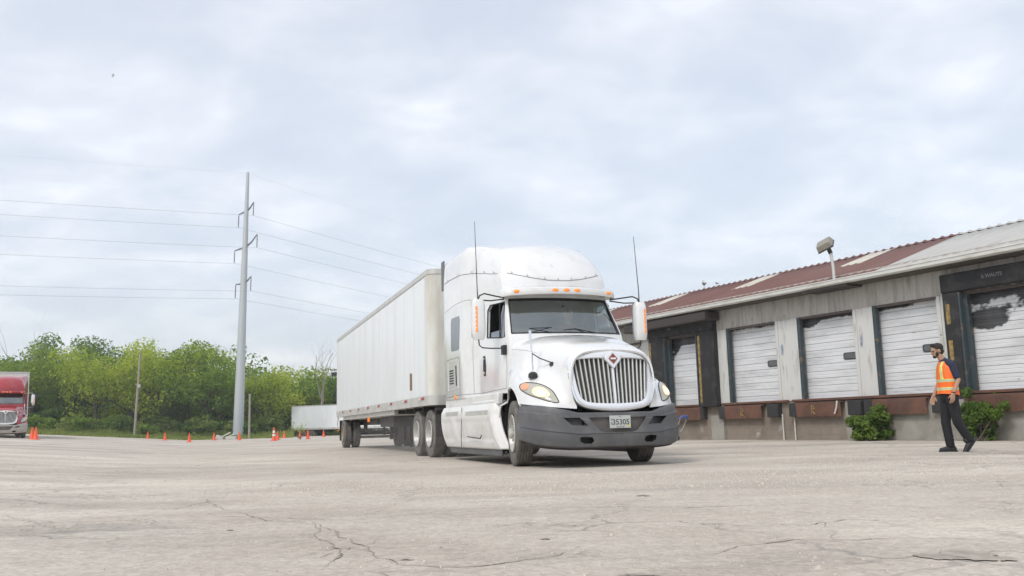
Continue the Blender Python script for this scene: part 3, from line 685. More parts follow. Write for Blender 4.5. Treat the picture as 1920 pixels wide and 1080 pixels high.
    q.loft(secs, cap=True)
    q.prism([(0, 1.44), (.05, 1.50), (.13, 1.585), (.13, 1.63), (0, 1.72), (-.13, 1.63), (-.13, 1.585), (-.05, 1.50)], lambda a, b, t: (gf(a, b) + t, a, b), -.05, .035)
    q.build('emblem_mount', pal['surround'], sur, bevel=.01)
    q = mb(); q.prism([(0, 1.52), (.072, 1.60), (0, 1.68), (-.072, 1.60)], lambda a, b, t: (gf(a, b) + t, a, b), .03, .043); em = q.build('emblem', MT['badge'], sur, smooth=0)
    q = mb(); q.prism([(-.045, 1.587), (.045, 1.587), (.045, 1.613), (-.045, 1.613)], lambda a, b, t: (gf(a, b) + t, a, b), .04, .048); q.build('emblem_bar', MT['badgebar'], em, smooth=0)
    # ---- headlamps lying on the fender surface
    for s_ in (-1, 1):
        # outline in (x, u) of the hood surface, u = 0 centre line .. 1 lower edge
        def surf(x_, u, off=0.0):
            y_, z_ = hood_pt(x_, u); y2, z2 = hood_pt(x_, min(1, u + .02)); y1, z1 = hood_pt(x_ - .02, u)
            a = Vector((0, y2 - y_, z2 - z_)); b = Vector((-.02, y1 - y_, z1 - z_)); n_ = b.cross(a).normalized()
            if n_.x < 0: n_ = -n_
            return Vector((x_, s_ * y_, z_)) + Vector((n_.x, s_ * n_.y, n_.z)) * off
        ol = [(.52, .84), (.60, .80), (.75, .765), (.92, .735), (1.05, .73), (1.15, .745), (1.22, .79), (1.26, .86), (1.22, .90), (1.10, .90), (.92, .90), (.75, .89), (.60, .875)]
        od = dense(ol, 4); cx_, cu_ = .92, .82
        q = mb(); nr = 6; vs = []; fs = []; n_ = len(od)
        for r_ in range(nr + 1):
            f_ = 1 - r_ / nr
            for a, b in od: vs.append(surf(lerp(cx_, a, f_), lerp(cu_, b, f_), .002 + .022 * (1 - f_ ** 3)))
        for r_ in range(nr):
            for i in range(n_): fs.append((r_ * n_ + i, r_ * n_ + (i + 1) % n_, (r_ + 1) * n_ + (i + 1) % n_, (r_ + 1) * n_ + i))
        q.add(vs, fs); hl = q.build('headlight', MT['lens'], root, smooth=60)
        q = mb(); q.tube([surf(a, b, .004) for a, b in od] + [surf(*od[0], .004)], .007, 5); q.build('headlight_rim', MT['dark'], hl)
        def patch(nm, c0, rx, ru, off, mm):
            q = mb(); vs = [surf(c0[0], c0[1], off)]; n2 = 18
            for rr in (.5, 1):
                for i in range(n2): a = i * 2 * math.pi / n2; vs.append(surf(c0[0] + rx * rr * math.cos(a), c0[1] + ru * rr * math.sin(a), off - .008 * rr * rr))
            fs = [(0, 1 + i, 1 + (i + 1) % n2) for i in range(n2)] + [(1 + i, 1 + n2 + i, 1 + n2 + (i + 1) % n2, 1 + (i + 1) % n2) for i in range(n2)]
            q.add(vs, fs); q.build(nm, mm, hl, smooth=60)
        if pal.get('lit', True):
            patch('reflector', (1.02, .825), .13, .062, .033, MT['lamphalo']); patch('bulb', (1.04, .83), .065, .035, .040, MT['lamp'])
        patch('turn_signal', (.70, .835), .11, .035, .034, mat('faded_amber_lens', (.72, .36, .22), .3, emit=(1, .3, .1), estr=.05) if 'faded_amber_lens' not in bpy.data.materials else bpy.data.materials['faded_amber_lens'])
    # ---- bumper
    def bplan(t):   # t -1..1 -> x,y
        a = abs(t); ks = [0, .25, .5, .68, .80, .88, .94, 1.0]; X_ = [1.50, 1.49, 1.43, 1.31, 1.14, .94, .76, .52]; Y_ = [0, .38, .76, 1.02, 1.15, 1.205, 1.23, 1.24]
        return cr_interp(ks, X_, a), math.copysign(cr_interp(ks, Y_, a), t)
    def btop(t): a = abs(t); return cr_interp([0, .38, .5, .68, .85, 1], [.80, .80, .84, .895, .93, .955], a)
    def bbot(t): a = abs(t); return cr_interp([0, .4, .6, .8, .92, 1], [.285, .285, .30, .335, .37, .40], a)
    prof = [(0, -.10), (.0, -.03), (.03, .0), (.16, .02), (.30, .035), (.40, .03), (.52, .0), (.62, .0), (.66, .015), (.80, .012), (.95, 0), (1.0, -.02), (1.0, -.10)]
    prof = [(0, -.12), (.0, -.04), (.04, .0), (.2, .022), (.38, .028), (.42, .018), (.62, .012), (.80, .006), (.83, -.012), (.96, -.02), (1.0, -.035), (1.0, -.12)]
    q = mb(); secs = []
    NB = 96
    for i in range(NB + 1):
        t = lerp(-1, 1, i / NB); x_, y_ = bplan(t); x2, y2 = bplan(min(1, t + .01)); x1, y1 = bplan(max(-1, t - .01)); nx, ny = (y2 - y1), -(x2 - x1); l_ = math.hypot(nx, ny); nx, ny = nx / l_, ny / l_
        row = []
        for v, o_ in prof:
            z_ = lerp(bbot(t), btop(t), v); row.append((x_ + nx * o_, y_ + ny * o_, z_))
        secs.append(row)
    q.loft(secs, close=False, cap=False)
    bum = q.build('bumper', BU, root, smooth=28)
    bm_ = bum.modifiers.new('thick', 'SOLIDIFY'); bm_.thickness = .02; bm_.offset = -1; freeze(bum)
    def bump_prism(poly, x0_, x1_):
        c_ = mb(); c_.prism(poly, lambda a, b, t: (t, a, b), x0_, x1_); return c_.build('cut', None, None, smooth=0)
    recesses = [([(-.47, .725), (.47, .725), (.30, .53), (.22, .505), (-.22, .505), (-.30, .53)], 1.44),
                ([(.84, .73), (.60, .73), (.48, .61), (.72, .62)], 1.30), ([(-.84, .73), (-.60, .73), (-.48, .61), (-.72, .62)], 1.30)]
    for poly, xb in recesses: boolean_cut(bum, bump_prism(poly, xb, 1.7))
    for s_ in (-1, 1): boolean_cut(bum, bump_prism([(s_ * a, b) for a, b in [(.40, .385), (.44, .35), (.55, .35), (.61, .38), (.62, .44), (.52, .455), (.43, .44)]], 1.2, 1.7))
    resmooth(bum, 28)
    q = mb()
    q.grid(lambda u, v: (1.462 - .14 * (lerp(-.52, .52, u)) ** 2, lerp(-.52, .52, u), lerp(.43, .73, v)), 8, 2)
    q.build('bumper_mesh', mat('dark_bumper_mesh', (.105, .095, .09), .8, var=.3, vscale=40) if 'dark_bumper_mesh' not in bpy.data.materials else bpy.data.materials['dark_bumper_mesh'], bum, recalc=False)
    for s_ in (-1, 1):
        q = mb(); q.grid(lambda u, v: (lambda y_: (1.385 - .45 * max(0, y_ - .55) ** 1.3 - .05 * v, s_ * y_, lerp(.59, .77, v)))(lerp(.53, .97, u)), 6, 2)
        q.build('bumper_duct', BU, bum, recalc=False)
    for s_ in (-1, 1):
        q = mb(); q.box((1.28, s_ * .52, .40), (.05, .26, .13)); q.build('tow_pocket', MT['black'], bum)
    q = mb(); q.tube([(bplan(t)[0] + .03, bplan(t)[1] * 1.02, lerp(bbot(t), btop(t), .40)) for t in [lerp(-.97, .97, i / 60) for i in range(61)]], .0035, 4); q.build('bumper_seam', MT['dark'], bum)
    q = mb(); secs = []
    for i in range(31):
        t = lerp(-.92, .92, i / 30); x_, y_ = bplan(t); secs.append([(x_ - .12, y_ * .97, bbot(t) - .03), (x_ - .10, y_ * .98, bbot(t) + .05), (x_ - .4, y_ * .9, bbot(t) + .05), (x_ - .4, y_ * .9, bbot(t) - .01)])
    q.loft(secs, cap=True); q.build('air_dam', MT['black'], bum)
    # ---- number plate
    if pal.get('plate'):
        q = mb(); py_, pz_ = .02, .655; q.box((1.475 + .035, py_, pz_), (.008, .34, .185)); pl = q.build('licence_plate', MT['plate'], root, bevel=.004)
        px_ = 1.5145; ex, ey = (0, 1, 0), (0, 0, 1)
        text_obj('plate_number', '35305', .112, MT['ink'], pl, (px_, py_ + .01, pz_ - .006), ex, ey, .0015, .002)
        text_obj('plate_text', 'ILLINOIS', .034, MT['ink'], pl, (px_, py_ - .0, pz_ - .073), ex, ey, .001)
        text_obj('plate_text', '2024', .022, MT['ink'], pl, (px_, py_ + .0, pz_ + .078), ex, ey, .001)
        text_obj('plate_text', 'P\nR', .055, MT['ink'], pl, (px_, py_ - .138, pz_), ex, ey, .001)
        q = mb(); q.lathe([(0, 0), (.022, 0)], c=(px_ + .0006, py_ + .132, pz_ - .055), axis='x', n=16); q.build('plate_sticker', MT['sticker'], pl)
    # ---- chassis
    q = mb()
    for s_ in (-1, 1): q.box((-3.4, s_ * .43, .88), (8.9, .08, .28))
    for x_ in (-.3, -1.6, -3.2, -4.8, -6.5, -7.7): q.box((x_, 0, .88), (.12, .8, .2))
    q.build('chassis_frame', MT['dark'], root)
    q = mb(); q.tube([(0, -.95, .50), (0, -.7, .50), (0, -.5, .42), (0, .5, .42), (0, .7, .50), (0, .95, .50)], .06, 8); q.box((.1, 0, .55), (1.2, .7, .5)); q.box((.75, .15, .36), (.35, .5, .16)); q.build('front_axle', MT['dark'], root)
    q = mb()
    for x_ in (-5.81, -7.13): q.tube([(x_, -.95, .515), (x_, .95, .515)], .09, 10); q.lathe([(0, -.25), (.2, -.2), (.26, 0), (.2, .2), (0, .25)], c=(x_, 0, .53), axis='x', n=14)
    q.build('drive_axle', MT['dark'], root)
    q = mb(); q.box((-6.4, 0, 1.12), (1.0, .9, .12)); q.build('fifth_wheel', MT['dark'], root)
    for s_ in (-1, 1):
        q = mb(); q.box((-7.85, s_ * .95, .55), (.02, .60, .72)); q.build('mud_flap', MT['black'], root)
        q = mb(); q.box((-5.05, s_ * .95, .75), (.02, .62, .62)); q.box((-5.02, s_ * .95, 1.02), (.15, .62, .05)); q.build('wheel_guard', MT['dark'], root)
        wheel(root, (0, s_ * 1.04, .515), s_, 'steer', steer=pal.get('steer', 0))
        for x_ in (-5.81, -7.13): wheel(root, (x_, s_ * 1.10, .515), s_, 'dual')
    # ---- interior
    q = mb(); q.box((-2.0, 0, 1.45), (2.9, 2.0, .05)); q.build('cab_floor', MT['interior'], root)
    q = mb(); q.box((-.85, 0, 1.93), (.5, 1.9, .34)); q.box((-.72, .5, 2.10), (.25, .5, .08)); q.build('dashboard', MT['interior'], root, bevel=.03)
    q = mb(); q.box((-2.35, 0, 2.25), (.04, 2.06, 1.75)); q.build('sleeper_curtain', MT['interior'], root)
    q = mb(); q.lathe([(.215, -.016), (.231, 0), (.215, .016), (.199, 0), (.215, -.016)], n=24); q.box((0, 0, 0), (.40, .05, .02)); q.v = [tuple(Euler((0, R(-25), 0)).to_matrix() @ Vector(v) + Vector((-1.22, .52, 2.13))) for v in q.v]; q.build('steering_wheel', MT['black'], root)
    for s_ in (-1, 1):
        q = mb(); q.box((-1.72, s_ * .52, 1.78), (.50, .50, .14)); q.box((-1.97, s_ * .52, 2.10), (.13, .50, .72), rot=(0, R(-8), 0)); q.box((-2.02, s_ * .52, 2.52), (.10, .28, .18), rot=(0, R(-8), 0)); q.build('seat', MT['interior'], root, bevel=.03)
    q = mb(); q.lathe([(0, .05), (.025, .04), (.03, 0), (.02, -.03)], c=(front_x(0, 2.66) - .06, .0, 2.66), axis='x', n=10); q.build('camera_sensor', MT['black'], root)
    return root

MT['seam'] = mat('panel_gap_grey', (.16, .16, .155), .8)
WHITE = dict(paint=MT['paint'], panel=MT['panel'], bumper=MT['bumper'], grille=MT['grillebar'], surround=mat('white_grille_surround', (.72, .74, .77), .2, metal=.15, var=.02, coat=.5), seam=MT['seam'], plate=True, steer=R(-9))
RIG_A = 0.3129; RIG_P = (1.0654, 15.1043)
tractor = make_tractor('semi_tractor', 'white sleeper tractor unit with grey bumper and lit headlights, pulling the long white trailer', 'truck', WHITE)
tractor.location = (*RIG_P, 0); tractor.rotation_euler = (0, 0, RIG_A - math.pi / 2)
# ------------------------------------------------------------------ box trailers
def make_trailer(name, label, length=16.0, xf=0.0, single_axle=True, detail=True, H=4.11, group=None, zr=1.12, W=2.60):
    root = empty(name, label=label, cat='trailer', group=group)
    hw = W / 2; xr = xf - length; rc = .22
    q = mb()
    plan = [(xf - rc + rc * math.sin(a), -hw + rc - rc * math.cos(a)) for a in [i * math.pi / 16 for i in range(9)]]
    ring = [(xr, -hw)] + plan + [(a, -b) for a, b in reversed(plan)] + [(xr, hw)]
    q.loft([[(a, b, z_) for a, b in ring] for z_ in (zr + .20, H - .10)], close=True)
    q.f.append([len(ring) + i for i in range(len(ring))]); q.mi.append(0); body = q.build('box_body', MT['trailer'], root, smooth=50)
    # side panel seams: posts with rivet lines
    q = mb(); n_ = int((length - .6) / 1.22)
    for s_ in (-1, 1):
        for k in range(n_ + 1): q.box((xf - .35 - k * 1.22, s_ * (hw + .0015), (zr + H) / 2 + .05), (.035, .006, H - zr - .36))
    q.build('panel_joint', mat('trailer_joint', (.66, .67, .66), .5, var=.05) if 'trailer_joint' not in bpy.data.materials else bpy.data.materials['trailer_joint'], root, smooth=0)
    q = mb(); q.loft([[(a + .012 * (1 if a > xf - .3 else 0), b * 1.006, z_) for a, b in ring] for z_ in (zr + .20, H - .10)][0:2], close=True)
    q = mb(); fr = [p for p in ring if p[0] > xf - rc - .001]
    def hs(a, b, k=1.0): return (a + k * .012, b * (1 + k * .006))
    q.loft([[(*hs(a, b), z_) for a, b in [(xf - .42, -hw)] + plan + [(a, -b) for a, b in reversed(plan)] + [(xf - .42, hw)]] for z_ in (zr + .20, H - .10)], close=False); q.build('front_wall', MT['trailerfront'], root, smooth=50, recalc=False)
    q = mb(); q.loft([[(*hs(a, b, 2), z_) for a, b in ring] for z_ in (H - .12, H)], close=True); q.f.append([len(ring) + i for i in range(len(ring))]); q.mi.append(0); q.build('top_rail', MT['alu'], root, smooth=50, bevel=.01)
    q = mb(); q.loft([[(*hs(a, b, 2.2), z_) for a, b in ring] for z_ in (zr, zr + .21)], close=True); q.f.append([i for i in range(len(ring))]); q.mi.append(0); q.build('bottom_rail', MT['alu'], root, smooth=50)
    if detail:
        q = mb(); q.box((xf - 4.5 - (length - 6) / 2, 0, zr - .06), (length - 6.0, W - .1, .13)); q.build('side_rail_drop', MT['alu'], root, bevel=.01)
    for s_ in (-1, 1):
        k = 0; x_ = xf - .5
        while x_ > xr + .3:
            q = mb(); 
            for j in range(2):
                q.cur = j; q.box((x_ - .14 - j * .30, s_ * (hw + .030), zr + .16), (.28, .004, .055))
            q.build('reflective_tape', [MT['red'], MT['whitetape']], root, smooth=0)
            x_ -= 1.95; k += 1
    q = mb(); q.box((xr - .02, 0, (zr + H) / 2), (.08, W, H - zr)); q.build('rear_door_frame', MT['alu'], root, bevel=.01)
    # running gear
    xa = [xr + 1.45] if single_axle else [xr + 1.6, xr + 2.85]
    q = mb()
    for s_ in (-1, 1): q.box(((xr + 1.9), s_ * .5, .95), (3.3, .10, .22))
    for x_ in xa:
        q.tube([(x_, -.95, .515), (x_, .95, .515)], .075, 8)
        for s_ in (-1, 1): q.box((x_ + .5, s_ * .5, .72), (.35, .09, .35)); q.lathe([(0, -.12), (.1, -.1), (.1, .1), (0, .12)], c=(x_ + .3, s_ * .3, .55), axis='x', n=10)
    q.build('suspension', MT['dark'], root)
    q = mb()
    for x_ in [xf - 1.2 - i * 1.0 for i in range(int(length - 3))]: q.box((x_, 0, zr - .06), (.08, W - .2, .10))
    q.build('cross_members', MT['dark'], root, smooth=0)
    q = mb(); q.box((xr + 2.6, 0, .93), (4.6, 1.15, .26)); q.build('subframe_shade_box', MT['dark'], root, bevel=.01)  # subframe filled in as a dark box so the underside reads as shade
    q = mb(); q.box((xr + length * .55, 0, zr - .22), (2.2, 1.9, .40)); q.box((xr + length * .55 - .4, .3, zr - .5), (.8, .5, .22)); q.build('underside_shade_box', MT['dark'], root, bevel=.01)  # dark boxes added below the floor, standing in for the shade there
    for x_ in xa:
        for s_ in (-1, 1): wheel(root, (x_, s_ * 1.13, .515), s_, 'dual', rimmat=MT['brownrim'])
    for s_ in (-1, 1):
        q = mb(); q.box((xr + .45, s_ * .95, .62), (.02, .6, .75)); q.build('mud_flap', MT['black'], root)
        q = mb(); q.box((xr + .1, s_ * .5, .72), (.08, .08, .75)); q.build('bumper_upright', MT['dark'], root)
        q = mb(); q.box((xf - 2.9, s_ * .95, .80), (.13, .13, .80)); q.box((xf - 2.9, s_ * .95, .38), (.28, .3, .05)); q.tube([(xf - 2.9, s_ * .95, .95), (xf - 3.9, s_ * .6, zr - .05)], .03, 6); q.build('landing_leg', MT['dark'], root)
        q = mb(); q.lathe([(0, .02), (.045, .015), (.055, 0)], c=(xr + length * .46, s_ * (hw - .02), zr - .20), axis='y', n=12); q.box((xr + length * .46, s_ * (hw - .05), zr - .19), (.14, .05, .14)); q.build('side_lamp', MT['amber'], root)
    q = mb(); q.box((xr + .1, 0, .36), (.10, W - .2, .10)); q.tube([(xr + .05, -hw + .05, zr + .02), (xr - .02, -hw + .02, .8), (xr + .2, -hw + .15, .55)], .02, 6); q.build('underride_bar', MT['alu'], root)
    return root
XF = -5.38
box_trailer = make_trailer('box_trailer', 'long white box trailer coupled behind the white tractor, with red and white reflective tape', 16.2, XF)
box_trailer.location = tractor.location; box_trailer.rotation_euler = tractor.rotation_euler
q = mb(); q.box((XF - 2.0, -1.3075, 1.72), (.22, .012, .40)); q.build('rusty_document_box', mat('rusty_box', (.20, .13, .08), .8, var=.25), box_trailer, bevel=.006)

far_tr = make_trailer('parked_trailer', 'white box trailer parked far off beside the trees, behind the orange cones', 14.6, 0, single_axle=False, detail=False)
far_tr.location = (-13.9, 111.0, -.34); far_tr.rotation_euler = (0, 0, R(-22))

# ------------------------------------------------------------------ second, red truck at the left edge with its own trailer
def pm(name, *a, **k): return bpy.data.materials.get(name) or mat(name, *a, **k)
REDP = pm('red_cab_paint', (.34, .018, .03), .25, var=.05, coat=.5, dirt=(.30, .10, .09), dscale=2.5, dlo=.5, dhi=.9)
RED = dict(paint=REDP, panel=REDP, bumper=pm('dusty_chrome_bumper', (.40, .36, .32), .45, metal=.5, var=.12), grille=MT['grillebar'], surround=pm('bright_grille_surround', (.72, .71, .70), .25, metal=.3, var=.03), seam=pm('red_panel_gap', (.12, .01, .012), .8), plate=False, steer=0, noant=True, mirror=MT['chrome'], lit=False, both=True)
red = make_tractor('red_semi_tractor', 'red sleeper tractor unit with bright bumper, cut by the left picture edge', 'truck', RED)
RX, RY = -32.2, 58.2
red.location = (RX, RY, ground_h(RX + 1, RY - 1)); red.rotation_euler = (0, 0, R(-61.3))
red_tr = make_trailer('white_topped_trailer', 'white box trailer coupled behind the red tractor, only its top edge showing', 15.0, XF, single_axle=False, detail=False, H=4.52)
red_tr.location = red.location; red_tr.rotation_euler = red.rotation_euler

# ------------------------------------------------------------------ warehouse with loading docks (s along the wall, o out from it, z up)
BX, BY, BB = 7.1275, 29.9911, 0.4942
AL = Vector((math.sin(BB), -math.cos(BB), 0)); NBK = Vector((math.cos(BB), math.sin(BB), 0))
ware = empty('warehouse', (BX, BY, 0), BB - math.pi / 2, 'long low warehouse with rust red metal roof and a row of white dock doors', 'warehouse')
# local axes: +x = along AL (towards camera/right), +y = NBK (into the building)
S0, S1 = -13.0, 15.0; FL = 1.16; WT = 4.42; DT = 3.62
MT['cladding'] = mat('dirty_white_cladding', (.44, .42, .385), .6, var=.12, vscale=2.5, dirt=(.24, .215, .18), dscale=2.2, dlo=.48, dhi=.72, streak=(2.6, 2.6, .35), dirt2=(.20, .12, .08), d2=(.66, .74, 2.3))
MT['pil'] = mat('peeling_white_board', (.60, .60, .57), .6, var=.06, dirt=(.34, .32, .28), dscale=3, dlo=.55, dhi=.72, streak=(3, 3, .4), dirt2=(.10, .08, .07), d2=(.69, .73, 7))
MT['block'] = mat('stained_concrete_block', (.27, .228, .185), .9, var=.18, vscale=2, bump=.5, dirt=(.20, .165, .13), dscale=1.3, dlo=.42, dhi=.68, dirt2=(.42, .40, .37), d2=(.62, .72, 1.6))
MT['cement'] = mat('pale_cement_render', (.33, .315, .28), .85, var=.15, bump=.3, dirt=(.21, .19, .16), dscale=1.6, dlo=.45, dhi=.7)
MT['roofred'] = mat('rust_red_roof_sheet', (.155, .070, .055), .6, var=.12, vscale=1.2, dirt=(.185, .10, .08), dscale=1.0, dlo=.45, dhi=.75, streak=(1, .3, 1))
MT['roofgrey'] = mat('grey_galvanised_sheet', (.46, .45, .42), .5, metal=.1, var=.12, vscale=1.5, dirt=(.33, .31, .28), dscale=1.2, dlo=.5, dhi=.75, streak=(2, .3, 1))
MT['skylight'] = mat('cream_translucent_sheet', (.56, .53, .46), .5, var=.08, dirt=(.42, .36, .28), dscale=2)
MT['gutter'] = mat('white_gutter', (.62, .62, .58), .4, var=.06, dirt=(.42, .39, .33), dscale=2.2, dlo=.5, dhi=.8, streak=(1, 1, 4))
MT['doorw'] = mat('white_dock_door', (.71, .72, .73), .45, var=.05, vscale=2, dirt=(.45, .455, .46), dscale=1.7, dlo=.45, dhi=.8, streak=(.5, 1, 3))
MT['soot'] = mat('sooty_black_smear', (.035, .034, .034), .85, var=.3)
MT['shelter'] = mat('black_shelter_fabric', (.018, .018, .019), .75, var=.3, vscale=4, bump=.4, bscale=8, dirt=(.05, .048, .046), dscale=3)
MT['jamb'] = mat('flaking_dark_blue_jamb', (.038, .056, .064), .65, var=.3, vscale=7, dirt=(.20, .13, .08), dscale=4, dlo=.55, dhi=.7)
MT['rust'] = mat('rusty_steel', (.155, .075, .050), .8, var=.25, vscale=4, dirt=(.075, .045, .035), dscale=2.5, dlo=.45, dhi=.7, dirt2=(.25, .14, .09), d2=(.6, .72, 5))
MT['rubber'] = mat('black_dock_bumper', (.035, .034, .034), .85, var=.3)
MT['yellow'] = mat('worn_yellow_paint', (.36, .235, .06), .7, var=.2, vscale=8, dirt=(.14, .11, .06), dscale=9, dlo=.42, dhi=.6)
MT['blue'] = mat('faded_blue_stencil', (.20, .28, .42), .7, var=.3, vscale=12, dirt=(.45, .48, .52), dscale=14, dlo=.45, dhi=.6)
MT['peelframe'] = mat('peeling_frame_edge', (.10, .08, .07), .8, var=.4, vscale=9)
MT['winframe'] = mat('dark_window_gasket', (.03, .03, .032), .5)
MT['winpane'] = mat('dusty_dark_pane', (.12, .13, .135), .25, var=.2)
doors = [(-9.9, -8.0, False), (-6.75, -4.85, False), (-3.28, -1.48, True), (-.12, 2.10, False), (3.02, 5.12, False), (5.80, 7.80, False), (8.55, 10.75, True), (11.9, 14.0, False)]
# foundation
q = mb(); q.box(((S0 + S1) / 2, 5.1, FL / 2 - .02), (S1 - S0, 10.2, FL + .04)); fnd = q.build('foundation', MT['block'], ware, smooth=0)
q = mb()
for r_ in range(1, 6):
    q.box(((S0 + 4.4) / 2, -.002, r_ * .2 - .04), (4.4 - S0, .006, .012))
    k = 0
    x_ = S0 + (.2 if r_ % 2 else 0)
    while x_ < 4.3: q.box((x_, -.002, r_ * .2 + .06), (.012, .006, .188)); x_ += .4
q.build('mortar_joint', mat('mortar', (.235, .21, .18), .95, var=.2), fnd, smooth=0)
q = mb(); q.box((-.77, -.05, .40), (.62, .10, .80)); q.build('render_patch', MT['cement'], ware, bevel=.01)
q = mb(); q.box((9.8, -.03, .55), (10.4, .06, 1.10)); q.build('concrete_facing', MT['cement'], ware, bevel=.01)
q = mb(); q.box((8.28, -.12, .50), (.36, .18, 1.0)); q.build('wall_pier', MT['cement'], ware, bevel=.02)
for x_ in (2.18, 2.66): q = mb(); q.tube([(x_, -.06, 0), (x_, -.06, .78)], .022, 8); q.build('drain_pipe', MT['gutter'], ware)
# corrugated upper wall strips around the openings
def clad(x0_, x1_, z0_, z1_, y_=0.0, pitch=.30, ragged=False, rng=random.Random(5)):
    q = mb(); n_ = max(2, int((x1_ - x0_) / .05)); top = []; bot = []
    for i in range(n_ + 1):
        x_ = lerp(x0_, x1_, i / n_); ph = ((x_ + 100) % pitch) / pitch; y2 = y_ - .028 * (sst(.0, .12, ph) - sst(.30, .42, ph)); zz0 = z0_ - (.02 + .03 * fbm((x_ * 2.2, 3, 1)) if ragged else 0)
        bot.append((x_, y2, zz0)); top.append((x_, y2, z1_))
    q.loft([bot, top], close=False); return q.build('wall_cladding', MT['cladding'], ware, smooth=20, recalc=False)
clad(S0, S1, DT, WT + .22, y_=-.012, ragged=True)
q = mb(); q.box(((S0 + S1) / 2, .16, (DT + WT) / 2 + .14), (S1 - S0, .3, WT - DT + .2)); q.build('wall_header', MT['cladding'], ware, smooth=0)
prev = S0
for a, b, sh in doors + [(S1, S1, False)]:
    if a - prev > .1:
        q = mb(); q.box(((prev + a) / 2, .10, (FL + DT) / 2), (a - prev, .24, DT - FL)); pl_ = q.build('pilaster', MT['pil'], ware, bevel=.012)
        q = mb()
        if a - prev < 1.5:
            for e_ in (prev + .045, a - .045): q.box((e_, -.034, (FL + DT) / 2), (.09, .02, DT - FL - .01))
            q.build('pilaster_edge', MT['pil'], pl_, bevel=.004)
    prev = b
q = mb(); q.box(((S0 + S1) / 2, 9.9, 2.8), (S1 - S0, .2, 3.3)); q.box((S1 - .1, 5, 2.7), (.2, 10, 3.2)); q.box((S0 + .1, 5, 2.7), (.2, 10, 3.2)); q.build('rear_wall', MT['cladding'], ware, smooth=0)
# doors: sectional panels
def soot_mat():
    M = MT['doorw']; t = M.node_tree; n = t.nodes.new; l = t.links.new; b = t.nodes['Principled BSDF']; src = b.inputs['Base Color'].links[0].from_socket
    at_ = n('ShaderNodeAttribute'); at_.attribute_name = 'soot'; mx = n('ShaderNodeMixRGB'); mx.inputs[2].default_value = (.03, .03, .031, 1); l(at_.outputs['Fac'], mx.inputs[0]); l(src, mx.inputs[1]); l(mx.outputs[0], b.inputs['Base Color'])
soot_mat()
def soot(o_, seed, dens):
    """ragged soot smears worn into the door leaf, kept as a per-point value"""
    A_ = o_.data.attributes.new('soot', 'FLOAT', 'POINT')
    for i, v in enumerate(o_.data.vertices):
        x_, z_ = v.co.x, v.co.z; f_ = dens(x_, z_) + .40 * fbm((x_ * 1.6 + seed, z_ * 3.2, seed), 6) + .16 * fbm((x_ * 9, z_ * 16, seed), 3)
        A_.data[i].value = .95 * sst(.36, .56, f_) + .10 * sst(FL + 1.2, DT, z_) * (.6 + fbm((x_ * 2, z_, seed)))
G_ = lambda x_, z_, cx_, cz_, rx_, rz_, k_=1.0: k_ * math.exp(-((x_ - cx_) / rx_) ** 2 - ((z_ - cz_) / rz_) ** 2)
